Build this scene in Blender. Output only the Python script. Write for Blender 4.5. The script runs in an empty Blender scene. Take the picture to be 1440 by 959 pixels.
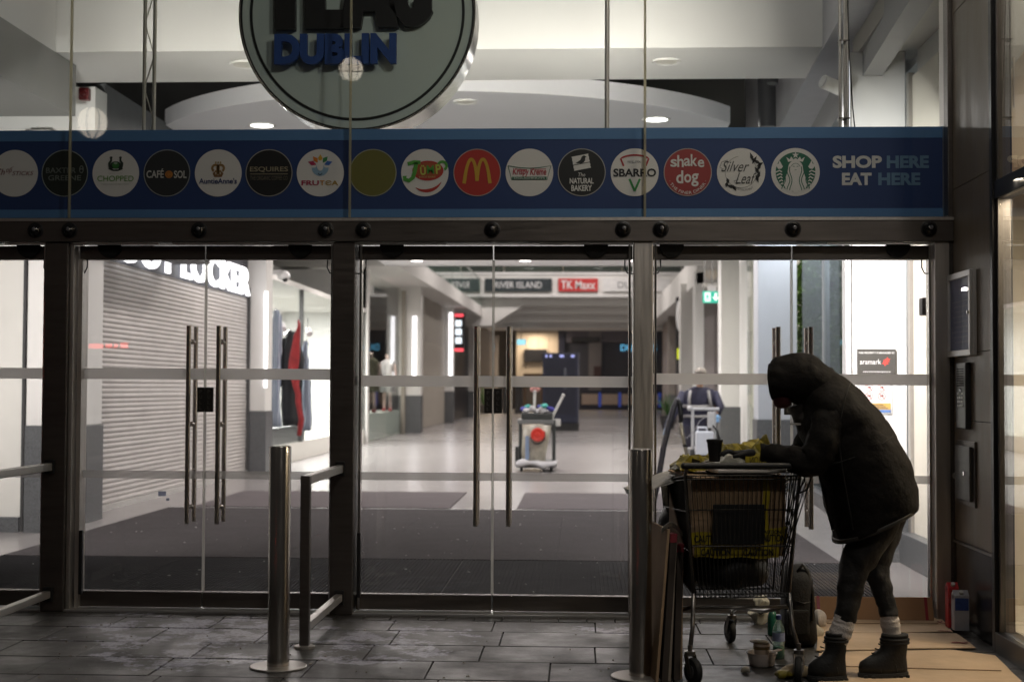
import bpy, bmesh, math, random
from mathutils import Vector, Matrix, noise
random.seed(7)
scene = bpy.context.scene
C = scene.collection
V = Vector
PI = math.pi
# ------------------------------------------------------------------ camera
CAM = V((0.0, -8.86, 1.4))
YAW, PITCH, ROLL = math.atan(95/2000), math.atan(66.5/2000), 0.0042
RM = Matrix.Rotation(YAW, 3, 'Z') @ Matrix.Rotation(PI/2 + PITCH, 3, 'X') @ Matrix.Rotation(ROLL, 3, 'Z')
cd = bpy.data.cameras.new('camera')
cam = bpy.data.objects.new('camera', cd); C.objects.link(cam)
cam.location = CAM; cam.rotation_euler = RM.to_euler()
cd.sensor_width = 36; cd.lens = 50; cd.clip_start = 0.05; cd.clip_end = 400
cd.dof.use_dof = True; cd.dof.focus_distance = 8.1; cd.dof.aperture_fstop = 2.5
scene.camera = cam
# ------------------------------------------------------------------ night sky and exposure
w = bpy.data.worlds.new('World'); scene.world = w; w.use_nodes = True
bg = w.node_tree.nodes['Background']
bg.inputs[0].default_value = (0.95, 0.88, 0.80, 1); bg.inputs[1].default_value = 0.02
scene.view_settings.view_transform = 'Standard'; scene.view_settings.look = 'None'
scene.view_settings.exposure = 0; scene.view_settings.gamma = 1
scene.render.engine = 'CYCLES'
scene.cycles.max_bounces = 8; scene.cycles.transparent_max_bounces = 24
scene.cycles.diffuse_bounces = 3; scene.cycles.glossy_bounces = 4
scene.cycles.sample_clamp_indirect = 4
scene.cycles.caustics_reflective = False; scene.cycles.caustics_refractive = False

# ------------------------------------------------------------------ measuring helpers: a spot in the photo seen at a known depth
def ray(x, y): return RM @ V(((x-720)/2000, -(y-479.5)/2000, -1))
def on(x, y, Y=0.0):
    d = ray(x, y); return CAM + d*((Y-CAM.y)/d.y)
def gnd(x, y, z=0.0):
    d = ray(x, y); return CAM + d*((z-CAM.z)/d.z)
def onx(x, y, X):
    d = ray(x, y); return CAM + d*((X-CAM.x)/d.x)

# ------------------------------------------------------------------ materials
MATS = {}
def M(name, col=(.5,.5,.5), rough=.5, metal=0.0, var=0.12, scale=6.0, bump=0.0, bscale=60.0, stretch=(1,1,1), emit=0.0, ecol=None, spec=None, coat=0.0, rvar=0.0):
    if name in MATS: return MATS[name]
    m = bpy.data.materials.new(name); m.use_nodes = True; nt = m.node_tree; N = nt.nodes; L = nt.links
    b = N['Principled BSDF']
    b.inputs['Roughness'].default_value = rough; b.inputs['Metallic'].default_value = metal
    if spec is not None: b.inputs['Specular IOR Level'].default_value = spec
    if coat: b.inputs['Coat Weight'].default_value = coat
    b.inputs['Base Color'].default_value = (*col, 1)
    g = N.new('ShaderNodeNewGeometry'); mp = N.new('ShaderNodeMapping'); mp.inputs['Scale'].default_value = stretch
    L.new(g.outputs['Position'], mp.inputs['Vector'])
    if var or rvar:
        n = N.new('ShaderNodeTexNoise'); n.inputs['Scale'].default_value = scale; n.inputs['Detail'].default_value = 6; n.inputs['Roughness'].default_value = .62
        L.new(mp.outputs[0], n.inputs['Vector'])
        mr = N.new('ShaderNodeMapRange'); mr.inputs[1].default_value = .25; mr.inputs[2].default_value = .75
        mr.inputs[3].default_value = 1-var; mr.inputs[4].default_value = 1+var
        L.new(n.outputs['Fac'], mr.inputs[0])
        mx = N.new('ShaderNodeMix'); mx.data_type = 'RGBA'; mx.blend_type = 'MULTIPLY'; mx.inputs[0].default_value = 1
        mx.inputs[6].default_value = (*col, 1); L.new(mr.outputs[0], mx.inputs[7])
        L.new(mx.outputs[2], b.inputs['Base Color'])
        if rvar:
            m2 = N.new('ShaderNodeMapRange'); m2.inputs[1].default_value = .3; m2.inputs[2].default_value = .7
            m2.inputs[3].default_value = max(.02, rough-rvar); m2.inputs[4].default_value = rough+rvar
            L.new(n.outputs['Fac'], m2.inputs[0]); L.new(m2.outputs[0], b.inputs['Roughness'])
    if bump:
        n2 = N.new('ShaderNodeTexNoise'); n2.inputs['Scale'].default_value = bscale; n2.inputs['Detail'].default_value = 4
        L.new(mp.outputs[0], n2.inputs['Vector'])
        bp = N.new('ShaderNodeBump'); bp.inputs['Strength'].default_value = bump; bp.inputs['Distance'].default_value = .01
        L.new(n2.outputs['Fac'], bp.inputs['Height']); L.new(bp.outputs[0], b.inputs['Normal'])
    if emit:
        b.inputs['Emission Color'].default_value = (*(ecol or col), 1); b.inputs['Emission Strength'].default_value = emit
    MATS[name] = m; return m

def glass(name, tint=(1,1,1), refl=1.0, haze=0.0, hazecol=(.8,.8,.8), smear=0.0):
    if name in MATS: return MATS[name]
    m = bpy.data.materials.new(name); m.use_nodes = True; nt = m.node_tree; N = nt.nodes; L = nt.links
    N.remove(N['Principled BSDF']); out = N['Material Output']
    t = N.new('ShaderNodeBsdfTransparent'); t.inputs[0].default_value = (*tint, 1)
    g = N.new('ShaderNodeBsdfGlossy'); g.inputs['Roughness'].default_value = .01; g.inputs[0].default_value = (1,1,1,1)
    f = N.new('ShaderNodeFresnel'); f.inputs[0].default_value = 1.45
    gb = N.new('ShaderNodeNewGeometry'); ir = N.new('ShaderNodeMapRange'); ir.inputs[3].default_value = 1.45; ir.inputs[4].default_value = 1/1.45
    L.new(gb.outputs['Backfacing'], ir.inputs[0]); L.new(ir.outputs[0], f.inputs[0])   # a thin sheet: both faces reflect alike
    mu = N.new('ShaderNodeMath'); mu.operation = 'MULTIPLY'; mu.inputs[1].default_value = refl; L.new(f.outputs[0], mu.inputs[0])
    mx = N.new('ShaderNodeMixShader'); L.new(mu.outputs[0], mx.inputs[0])
    base = t.outputs[0]
    if haze or smear:
        d = N.new('ShaderNodeBsdfDiffuse'); d.inputs[0].default_value = (*hazecol, 1)
        tr = N.new('ShaderNodeBsdfTranslucent'); tr.inputs[0].default_value = (*hazecol, 1)
        a = N.new('ShaderNodeMixShader'); a.inputs[0].default_value = .75; L.new(d.outputs[0], a.inputs[1]); L.new(tr.outputs[0], a.inputs[2])
        h = N.new('ShaderNodeMixShader')
        h.inputs[0].default_value = haze
        if smear:                                   # wiped streaks and finger marks
            gp = N.new('ShaderNodeNewGeometry'); fac = None
            for sc_, st, lo, hi, am in ((2.2,(1,1,.5),.50,.78,1.0),(11,(1,1,.35),.58,.80,.8),(55,(1,1,1),.66,.78,.9)):
                mp = N.new('ShaderNodeMapping'); mp.inputs['Scale'].default_value = st; L.new(gp.outputs['Position'], mp.inputs[0])
                nz = N.new('ShaderNodeTexNoise'); nz.inputs['Scale'].default_value = sc_; nz.inputs['Detail'].default_value = 5; L.new(mp.outputs[0], nz.inputs['Vector'])
                mr = N.new('ShaderNodeMapRange'); mr.inputs[1].default_value = lo; mr.inputs[2].default_value = hi; mr.inputs[4].default_value = smear*am; L.new(nz.outputs['Fac'], mr.inputs[0])
                if fac is None: fac = mr.outputs[0]
                else:
                    ad = N.new('ShaderNodeMath'); ad.operation = 'ADD'; L.new(fac, ad.inputs[0]); L.new(mr.outputs[0], ad.inputs[1]); fac = ad.outputs[0]
            L.new(fac, h.inputs[0])
        L.new(t.outputs[0], h.inputs[1]); L.new(a.outputs[0], h.inputs[2]); base = h.outputs[0]
    L.new(base, mx.inputs[1]); L.new(g.outputs[0], mx.inputs[2]); L.new(mx.outputs[0], out.inputs[0])
    MATS[name] = m; return m

STEEL = M('brushed_steel', (.52,.49,.46), .42, .95, .10, 9, .12, 120, (6,6,.35), rvar=.08)
STEELD = M('dark_bronze_steel', (.13,.115,.105), .38, .85, .15, 7, .1, 90, (.5,6,6), rvar=.08)
STEELP = M('polished_steel', (.62,.58,.54), .17, 1.0, .06, 12, .05, 150, (5,5,.4), rvar=.05)
CHROME = M('chrome', (.7,.7,.7), .12, 1.0, .03)
BLACKP = M('black_plastic', (.012,.012,.013), .35, 0, .2, 20)
RUBBER = M('black_rubber', (.015,.015,.015), .7, 0, .2, 30, .2)
WHITEW = M('white_plaster', (.76,.75,.72), .75, 0, .035, 1.3, .06, 90)
WHITEC = M('ceiling_paint', (.74,.73,.70), .85, 0, .03, 1.1, .04, 70)
GREYW = M('grey_paint', (.33,.33,.33), .7, 0, .05, 1.5, .05, 80)
GRAN = M('grey_granite', (.115,.12,.125), .38, 0, .42, 70, .05, 150)
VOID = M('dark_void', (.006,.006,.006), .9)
GLASSM = glass('door_glass', (.965,.945,.945), 1.0, 0, (.6,.6,.6), .03)
FROST = glass('frosted_band', (.9,.9,.9), .4, .86, (.95,.93,.91))
JOINT = glass('silicone_joint', (.9,.9,.85), .8, .75, (.72,.68,.52))
LITW = M('lamp_white', (1,1,1), .5, emit=7.0, ecol=(1,.97,.93), var=0)
STRIPL = M('strip_light_white', (1,1,1), .5, emit=3.2, ecol=(.95,.96,1), var=0)

# ------------------------------------------------------------------ mesh builder
WLOC = {}
def wl(o): return WLOC.get(o.name, V((0,0,0))) if o else V((0,0,0))
class B:
    def __init__(s): s.bm = bmesh.new()
    def box(s, x0, x1, y0, y1, z0, z1, bev=0.0):
        v = [s.bm.verts.new((x,y,z)) for x in (x0,x1) for y in (y0,y1) for z in (z0,z1)]
        fs = [s.bm.faces.new([v[i] for i in q]) for q in ((0,1,3,2),(4,6,7,5),(0,4,5,1),(2,3,7,6),(0,2,6,4),(1,5,7,3))]
        if bev:
            es = list({e for f in fs for e in f.edges})
            bmesh.ops.bevel(s.bm, geom=es, offset=bev, segments=2, affect='EDGES', profile=.6)
        return s
    def quad(s, pts):
        s.bm.faces.new([s.bm.verts.new(p) for p in pts]); return s
    def rings(s, rs, cap=True, close=False):
        R = [[s.bm.verts.new(p) for p in r] for r in rs]
        n = len(R[0])
        for a, b in zip(R, R[1:]):
            for i in range(n): s.bm.faces.new((a[i], a[(i+1)%n], b[(i+1)%n], b[i]))
        if cap:
            s.bm.faces.new(R[0][::-1]); s.bm.faces.new(R[-1])
        return s
    def tube(s, p, q, r, n=10, r2=None):
        p, q = V(p), V(q); d = (q-p).normalized()
        a = d.orthogonal().normalized(); b = d.cross(a)
        r2 = r if r2 is None else r2
        f = lambda c, rr: [c + (a*math.cos(2*PI*i/n) + b*math.sin(2*PI*i/n))*rr for i in range(n)]
        return s.rings([f(p, r), f(q, r2)])
    def path(s, pts, r, n=8, rad=None):
        pts = [V(p) for p in pts]; rs = []; a = None
        for i, p in enumerate(pts):
            d = (pts[min(i+1,len(pts)-1)] - pts[max(i-1,0)]).normalized()
            a = d.orthogonal().normalized() if a is None else (a - d*a.dot(d)).normalized()
            b = d.cross(a); rr = r if rad is None else rad[i]
            rs.append([p + (a*math.cos(2*PI*k/n)+b*math.sin(2*PI*k/n))*rr for k in range(n)])
        return s.rings(rs)
    def lathe(s, prof, c=(0,0,0), n=24, axis='Z', cap=True):
        c = V(c); rs = []
        for r, z in prof:
            ring = []
            for i in range(n):
                t = 2*PI*i/n; u, v = r*math.cos(t), r*math.sin(t)
                ring.append(c + (V((u,v,z)) if axis=='Z' else V((u,z,-v)) if axis=='Y' else V((z,u,v))))
            rs.append(ring)
        return s.rings(rs, cap)
    def ball(s, c, rad, seg=16, rg=10):
        c = V(c); rad = V(rad) if hasattr(rad,'__len__') else V((rad,)*3)
        prof = [(math.sin(PI*k/rg), -math.cos(PI*k/rg)) for k in range(1, rg)]
        rs = [[c + V((r*math.cos(2*PI*i/seg)*rad.x, r*math.sin(2*PI*i/seg)*rad.y, z*rad.z)) for i in range(seg)] for r, z in prof]
        return s.rings(rs)
    def prism(s, poly, off):           # 3D polygon pushed along off
        off = V(off); a = [s.bm.verts.new(V(p)) for p in poly]; b = [s.bm.verts.new(V(p)+off) for p in poly]
        n = len(a)
        s.bm.faces.new(a); s.bm.faces.new(b[::-1])
        for i in range(n): s.bm.faces.new((a[i], b[i], b[(i+1)%n], a[(i+1)%n]))
        return s
    def jig(s, amp, sc, seed=0):
        for v in s.bm.verts:
            v.co += noise.noise_vector(v.co*sc + V((seed,seed*1.7,0)))*amp
        return s
    def build(s, name, mat, parent=None, smooth=False, local=False, cut=None):
        bm = s.bm
        bmesh.ops.recalc_face_normals(bm, faces=bm.faces[:])
        if cut: bmesh.ops.triangulate(bm, faces=[f for f in bm.faces if len(f.verts) > 4])
        if parent is not None and not local: bmesh.ops.translate(bm, verts=bm.verts[:], vec=-wl(parent))
        me = bpy.data.meshes.new(name); bm.to_mesh(me); bm.free()
        if smooth:
            for p in me.polygons: p.use_smooth = True
            if smooth != True:
                me.set_sharp_from_angle(angle=math.radians(smooth))
        me.materials.append(mat)
        return link(name, me, parent)
def link(name, me, parent=None):
    o = bpy.data.objects.new(name, me); C.objects.link(o)
    if parent is not None: o.parent = parent; WLOC[o.name] = wl(parent).copy()
    return o
def thing(name, label, cat, loc=(0,0,0), group=None, rot=0.0):
    o = bpy.data.objects.new(name, None); C.objects.link(o); o.empty_display_size = .1
    o.location = loc; o.rotation_euler = (0,0,rot); WLOC[o.name] = V(loc)
    o['label'] = label; o['category'] = cat
    if group: o['group'] = group
    return o
def tag(o, label, cat, group=None):
    o['label'] = label; o['category'] = cat
    if group: o['group'] = group
    return o
def struct(o): o['kind'] = 'structure'; return o
def stuff(o): o['kind'] = 'stuff'; return o
def dup(root, loc, label=None):
    r = root.copy(); C.objects.link(r); r.location = loc; WLOC[r.name] = V(loc)
    if label: r['label'] = label
    for ch in list(root.children):
        c = ch.copy(); C.objects.link(c); c.parent = r
        for g in list(ch.children):
            d = g.copy(); C.objects.link(d); d.parent = c
    return r
def text(s, mat, parent, pos, h, w=None, u=(1,0,0), v=(0,0,1), bold=0.0, ext=0.0, align='C', shear=0.0, name='lettering', arc=None, valign='C'):
    """flat lettering; h is the cap height, w the full width, u/v the reading and upright directions"""
    cu = bpy.data.curves.new('t', 'FONT'); cu.body = s; cu.size = 1; cu.offset = bold; cu.extrude = 0; cu.shear = shear
    cu.resolution_u = 4
    to = bpy.data.objects.new('t', cu); me = bpy.data.meshes.new_from_object(to)
    bpy.data.objects.remove(to); bpy.data.curves.remove(cu)
    xs = [q.co.x for q in me.vertices]; ys = [q.co.y for q in me.vertices]
    x0, x1, y0, y1 = min(xs), max(xs), min(ys), max(ys)
    sy = h/(y1-y0); sx = w/(x1-x0) if w else sy
    u, v, pos = V(u).normalized(), V(v).normalized(), V(pos)
    nrm = u.cross(v)
    ax = {'C': (x0+x1)/2, 'L': x0, 'R': x1}[align]; ay = {'C': (y0+y1)/2, 'B': y0, 'T': y1}[valign]
    base = pos - wl(parent)
    for q in me.vertices:
        X, Y = (q.co.x-ax)*sx, (q.co.y-ay)*sy
        if arc:
            t = X/arc; rr = abs(arc) - (Y if arc < 0 else -Y)
            if arc > 0: X, Y = rr*math.sin(t), rr*math.cos(t)-arc
            else: X, Y = rr*math.sin(-t), -rr*math.cos(t)+abs(arc)
        q.co = base + u*X + v*Y + nrm*ext
    if ext:
        bm = bmesh.new(); bm.from_mesh(me)
        bmesh.ops.remove_doubles(bm, verts=bm.verts[:], dist=1e-6)
        r = bmesh.ops.extrude_face_region(bm, geom=bm.faces[:])
        bmesh.ops.translate(bm, verts=[g for g in r['geom'] if isinstance(g, bmesh.types.BMVert)], vec=-nrm*ext)
        bmesh.ops.recalc_face_normals(bm, faces=bm.faces[:]); bm.to_mesh(me); bm.free()
    me.materials.clear(); me.materials.append(mat); me.name = name
    return link(name, me, parent)
def split_letters(o, name='letter'):
    """raised letters stand apart: give each its own object"""
    bm = bmesh.new(); bm.from_mesh(o.data); seen = set(); par = o.parent; mat = o.data.materials[0]
    for v in bm.verts:
        if v in seen: continue
        comp, st = [], [v]; seen.add(v)
        while st:
            a = st.pop(); comp.append(a)
            for e in a.link_edges:
                q = e.other_vert(a)
                if q not in seen: seen.add(q); st.append(q)
        ix = {q: i for i, q in enumerate(comp)}
        fs = list({f for q in comp for f in q.link_faces})
        me = bpy.data.meshes.new(name); me.from_pydata([tuple(q.co) for q in comp], [], [[ix[q] for q in f.verts] for f in fs]); me.materials.append(mat)
        link(name, me, par)
    bm.free(); bpy.data.objects.remove(o)
def crm(pts, n):                      # Catmull-Rom through tuples of numbers
    out = []; P = [pts[0]] + list(pts) + [pts[-1]]
    for i in range(1, len(P)-2):
        for k in range(n):
            t = k/n; a, b, c, d = P[i-1], P[i], P[i+1], P[i+2]
            out.append(tuple(.5*((2*b[j]) + (-a[j]+c[j])*t + (2*a[j]-5*b[j]+4*c[j]-d[j])*t*t + (-a[j]+3*b[j]-3*c[j]+d[j])*t**3) for j in range(len(b))))
    out.append(tuple(pts[-1])); return out
def skin(name, pts, edges, mat, parent=None, sub=2, root=0):
    me = bpy.data.meshes.new('s'); me.from_pydata([tuple(p[:3]) for p in pts], edges, [])
    o = bpy.data.objects.new('s', me); C.objects.link(o)
    md = o.modifiers.new('k', 'SKIN'); md.use_smooth_shade = True; md.branch_smoothing = .6
    for i, p in enumerate(pts):
        sv = me.skin_vertices[0].data[i]; r = p[3]; sv.radius = (r, p[4] if len(p) > 4 else r); sv.use_root = (i == root)
    sd = o.modifiers.new('d', 'SUBSURF'); sd.levels = sub; sd.render_levels = sub
    dg = bpy.context.evaluated_depsgraph_get(); dg.update()
    m2 = bpy.data.meshes.new_from_object(o.evaluated_get(dg))
    bpy.data.objects.remove(o); bpy.data.meshes.remove(me)
    for p in m2.polygons: p.use_smooth = True
    off = wl(parent)
    for q in m2.vertices: q.co -= off
    m2.materials.clear(); m2.materials.append(mat); m2.name = name
    return link(name, m2, parent)
def arealamp(name, loc, size, power, col=(1,.96,.9), aim=(0,0,-1), sizey=None, spread=180, parent=None, shape='DISK'):
    l = bpy.data.lights.new(name, 'AREA'); l.shape = shape; l.size = size
    if sizey: l.shape = 'RECTANGLE'; l.size_y = sizey
    l.energy = power; l.color = col; l.spread = math.radians(spread)
    o = bpy.data.objects.new(name, l); C.objects.link(o)
    o.location = V(loc) - wl(parent); o.rotation_euler = V(aim).to_track_quat('-Z','Y').to_euler()
    if parent: o.parent = parent
    return o
# ================================================================== LIGHTS OF THE PLACE
# mall downlights are built with their fixtures in mall_light(); street lamps behind the camera in street_lamp()
DISK = M('lamp_disc_off', (.62,.60,.52), .5)
def mall_light(x, y, z, power, label, r=.13, lit=True, col=(1,.95,.91)):
    t = thing('ceiling_light', label, 'ceiling light', (x,y,z), 'round ceiling lights of the mall')
    B().lathe([(r+.035,z),(r+.03,z-.018),(r,z-.012),(r,z)], (x,y,0), 28).build('trim_ring', WHITEC, t, 40)
    B().lathe([(r,z-.003),(r,z-.009)], (x,y,0), 28).build('diffuser', LITW if lit else DISK, t)
    if lit: arealamp('downlight_lamp', (x,y,z-.03), r*2, power, col, parent=t, spread=170)
    return t
LP = 62
mall_light(-3.70, 7.45, 4.45, LP, 'lit round downlight left of the hanging round sign')
mall_light(0.86, 7.20, 4.45, LP*1.3, 'brightest lit downlight on the curved ceiling right of the round sign')
mall_light(-1.22, 6.15, 4.45, 0, 'small unlit round ceiling fitting just right of the round sign rim', .10, False)
mall_light(-3.06, 4.0, 4.37, 0, 'unlit oval looking fitting in the soffit right of the lattice mast', .13, False)
mall_light(0.78, 4.0, 4.37, 0, 'unlit fitting in the soffit right of the steel rod', .10, False)
HIDDEN = []
def added_row_light(par, x, y, z, power, r=.13, col=(1,.95,.91)):
    """an unseen lamp added under a ceiling to light the mall"""
    B().lathe([(r,z-.003),(r,z-.012)], (x,y,0), 20).build('added_ceiling_lamp', LITW, par)
    arealamp('downlight_lamp', (x,y,z-.03), r*2, power, col, parent=par, spread=170)

# ================================================================== PAVEMENT
STONE = bpy.data.materials.new('paver_stone'); STONE.use_nodes = True
def stone_nodes():
    nt = STONE.node_tree; N = nt.nodes; L = nt.links; b = N['Principled BSDF']
    g = N.new('ShaderNodeNewGeometry'); oi = N.new('ShaderNodeObjectInfo')
    def nz(scale, det=6, rough=.6):
        n = N.new('ShaderNodeTexNoise'); n.inputs['Scale'].default_value = scale; n.inputs['Detail'].default_value = det; n.inputs['Roughness'].default_value = rough
        L.new(g.outputs['Position'], n.inputs['Vector']); return n.outputs['Fac']
    def rng(src, a, bb, c, d):
        m = N.new('ShaderNodeMapRange'); L.new(src, m.inputs[0])
        for i, q in enumerate((a,bb,c,d)): m.inputs[i+1].default_value = q
        return m.outputs[0]
    def math2(op, a, c):
        m = N.new('ShaderNodeMath'); m.operation = op
        for i, q in enumerate((a,c)):
            if isinstance(q, (int,float)): m.inputs[i].default_value = q
            else: L.new(q, m.inputs[i])
        return m.outputs[0]
    fine = rng(nz(75,7,.75), .32,.68,.5,1.5); big = rng(nz(4.5,8,.7), .3,.7,.6,1.35); per = rng(oi.outputs['Random'],0,1,.72,1.25)
    val = math2('MULTIPLY', math2('MULTIPLY', fine, big), per)
    mx = N.new('ShaderNodeMix'); mx.data_type='RGBA'; mx.blend_type='MULTIPLY'; mx.inputs[0].default_value=1
    mx.inputs[6].default_value=(.040,.038,.036,1); L.new(val, mx.inputs[7])
    # paler bluish patches in chosen regions, with their own ragged outline
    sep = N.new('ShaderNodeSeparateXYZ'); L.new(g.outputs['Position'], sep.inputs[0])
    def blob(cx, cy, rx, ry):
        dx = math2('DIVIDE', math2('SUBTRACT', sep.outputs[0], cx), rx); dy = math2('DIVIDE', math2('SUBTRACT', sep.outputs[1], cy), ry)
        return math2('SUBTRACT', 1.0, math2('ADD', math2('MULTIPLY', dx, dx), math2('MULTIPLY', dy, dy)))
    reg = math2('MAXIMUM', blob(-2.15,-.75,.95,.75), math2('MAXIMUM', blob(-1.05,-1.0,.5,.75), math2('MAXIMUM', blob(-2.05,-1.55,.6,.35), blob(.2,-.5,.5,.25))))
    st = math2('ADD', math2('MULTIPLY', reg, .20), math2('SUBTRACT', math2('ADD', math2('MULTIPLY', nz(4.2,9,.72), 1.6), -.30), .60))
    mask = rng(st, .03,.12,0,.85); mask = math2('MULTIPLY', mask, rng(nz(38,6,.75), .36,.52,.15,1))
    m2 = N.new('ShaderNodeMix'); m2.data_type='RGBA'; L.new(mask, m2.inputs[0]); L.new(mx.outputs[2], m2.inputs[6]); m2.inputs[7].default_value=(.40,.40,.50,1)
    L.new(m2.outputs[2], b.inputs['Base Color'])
    L.new(rng(nz(2.2), .35,.65,.28,.66), b.inputs['Roughness'])
    bp = N.new('ShaderNodeBump'); bp.inputs['Strength'].default_value=.5; bp.inputs['Distance'].default_value=.004
    L.new(nz(120,5,.7), bp.inputs['Height']); L.new(bp.outputs[0], b.inputs['Normal'])
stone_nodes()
GROUT = M('paver_joint', (.03,.028,.026), .9, 0, .3, 40)
pave = struct(B().quad([(-60,-60,-.012),(60,-60,-.012),(60,-.085,-.012),(-60,-.085,-.012)]).build('pavement', GROUT))
def slab_mesh(wd, dp, k):
    b = B().box(0, wd, 0, dp, -.04, 0, .004)
    for v in b.bm.verts: v.co.z += noise.noise(v.co*3+V((k,0,0)))*.0015
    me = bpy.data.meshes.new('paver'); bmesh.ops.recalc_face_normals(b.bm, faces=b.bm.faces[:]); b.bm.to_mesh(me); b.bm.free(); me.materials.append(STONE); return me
def lay(me, x, y, z=0.0):
    o = link('paver', me, pave); o.location = (x, y, z + random.uniform(-.0015,.0015)); o.rotation_euler = (random.uniform(-.001,.001), random.uniform(-.0012,.0012), 0)
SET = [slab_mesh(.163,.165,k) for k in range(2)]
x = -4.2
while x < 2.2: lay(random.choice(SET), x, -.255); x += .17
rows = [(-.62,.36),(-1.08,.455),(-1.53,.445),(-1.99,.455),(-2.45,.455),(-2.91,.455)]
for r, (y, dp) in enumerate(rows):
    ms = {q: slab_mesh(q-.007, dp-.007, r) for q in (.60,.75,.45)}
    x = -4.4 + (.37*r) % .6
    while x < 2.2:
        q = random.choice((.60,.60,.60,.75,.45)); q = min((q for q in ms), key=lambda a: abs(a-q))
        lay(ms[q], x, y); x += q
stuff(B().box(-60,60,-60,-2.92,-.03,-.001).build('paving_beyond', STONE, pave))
th = struct(B().box(-6,2.27,-.083,.11,-.03,.012,.004).build('threshold', M('aluminium_sill',(.62,.62,.62),.4,1,.1)))

# ================================================================== MALL FLOOR, MATS
FLOORM = M('polished_stone_floor', (.30,.285,.28), .24, 0, .03, .5, 0, 40, rvar=.008, spec=.4)
struct(B().box(-14,9,.11,100,-.05,0).build('mall_floor', FLOORM))
CARP = M('ribbed_carpet', (.070,.064,.066), .95, 0, .30, 45, .5, 220, (2,.35,1), spec=.1)
EMAT = M('entrance_rubber', (.022,.022,.024), .85, 0, .15, 60, .2, 200, spec=.08)
cm = thing('entrance_carpet', 'wide dark grey carpet inside the doors with faint lint specks', 'carpet', (-1.3,5,0))
for k in range(9):
    x0 = -4.75 + k*.762
    B().box(x0+.001, x0+.761, 2.72, 7.45, .002, .011+.0003*(k%3)).build('carpet_strip', CARP, cm)
cr = random.Random(3); b = B()
for k in range(130):
    x, y, s = cr.uniform(-4.6,2), cr.uniform(.2,7.3), cr.choice((.004,.006,.006,.011))
    b.box(x, x+s*1.6, y, y+s*1.3, .012, .0165)
stuff(b.build('lint', M('lint',(.5,.5,.48),.9), cm))
rb = thing('entrance_mat', 'black ribbed rubber mat lying right behind the glass doors', 'mat', (-1.3,1.4,0))
for k in range(9):
    x0 = -4.75 + k*.762
    B().box(x0+.004, x0+.758, .16, 2.70, .002, .007).build('mat_tile', EMAT, rb)
b = B(); x = -4.74
while x < 2.1: b.box(x, x+.011, .17, 2.69, .007, .0125); x += .03
stuff(b.build('mat_rib', EMAT, rb))
MAUVE = M('mauve_mat', (.135,.120,.124), .95, 0, .12, 40, .4, 250, spec=.1)
tag(B().box(-4.5,-1.5,7.62,10.15,.002,.014,.004).build('floor_mat', MAUVE), 'mauve grey floor mat beyond the carpet on the left', 'mat', 'mauve floor mats')
tag(B().box(-.72,2.0,7.62,10.15,.002,.014,.004).build('floor_mat', MAUVE), 'mauve grey floor mat beyond the carpet on the right under the trolley side', 'mat', 'mauve floor mats')
struct(B().box(-4.75,2.1,7.47,7.5,.001,.012).build('carpet_edge_strip', M('aluminium_sill')))

# ================================================================== CEILINGS
struct(B().box(-9,6,3.5,4.76,4.37,4.9).build('soffit', WHITEC))                       # fascia and soffit beyond the entrance well
wc = struct(B().box(-9,6,.2,4.4,7.2,7.4).build('well_ceiling', WHITEC))
for xx in (-3.4, -.9, 1.5): added_row_light(wc, xx, 1.5, 7.2, 11, .16, (1,.97,.93))  # unseen lamps added to light the well and its fascia
struct(B().box(-9,6,3.5,3.7,4.9,7.2).build('well_wall', WHITEC))
struct(B().box(-9,-4.65,.3,3.98,3.89,4.36).build('left_bulkhead', M('grey_bulkhead',(.27,.265,.25),.7,0,.06,1.2)))
struct(B().box(-9,-4.66,.3,3.49,4.36,7.2).build('left_well_wall', WHITEC))
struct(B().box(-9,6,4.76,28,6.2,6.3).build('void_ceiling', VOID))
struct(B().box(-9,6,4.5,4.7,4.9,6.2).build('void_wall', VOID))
b = B(); top, bot = [], []
A0, A1, YA = -4.85, 1.72, 5.62
cx = (A0+A1)/2; half = (A1-A0)/2; sag = 1.85; R = (half*half+sag*sag)/(2*sag)
arc = []
for k in range(41):
    x = A0 + (A1-A0)*k/40
    arc.append((x, YA + R - math.sqrt(R*R-(x-cx)**2)))
poly = [V((x,y,4.45)) for x, y in arc] + [V((1.86,26.6,4.45)), V((-4.85,26.6,4.45))]
curved = struct(b.prism(poly, (0,0,.19)).build('curved_ceiling', M('curved_ceiling_paint',(.76,.75,.77),.8,0,.03,1.2,.04,70), cut=True))
for yy in (11.5, 16, 20.5, 25):
    for xx in (-3.9, -1.3, 1.3): added_row_light(curved, xx, yy, 4.45, LP)  # unseen downlights added further along the mall
# services in the dark gap above the curved ceiling
PIPE = M('dark_pipe', (.035,.036,.04), .5, 0, .2)
dk = thing('service_duct', 'dark pipes and ducts in the gap above the curved ceiling', 'duct', (0,7,5))
b = B()
for (p, q, r) in (((-.2,6.2,5.35),(2.6,6.6,5.3),.09),((.2,7.0,5.0),(2.6,7.2,5.05),.12),((1.95,5.6,4.5),(2.1,5.8,6.1),.06),((2.0,6.4,4.2),(2.0,6.5,6.1),.1),((-4.6,6.5,5.3),(-1.5,6.5,5.35),.05)): b.tube(p, q, r)
b.build('pipe', PIPE, dk, 40)
B().path([(-3.75,5.2,5.0),(-3.7,5.3,4.8),(-3.8,5.4,4.62)], .012).build('cable', M('white_cable',(.5,.48,.42),.6), dk, True)
B().path([(-3.35,5.3,5.0),(-3.42,5.4,4.75)], .009).build('cable', M('red_cable',(.3,.03,.03),.6), dk, True)
struct(B().box(-5.3,-4.83,5.31,9.5,3.0,4.48).build('left_downstand', M('grey_downstand',(.10,.105,.11),.7)))
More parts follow.
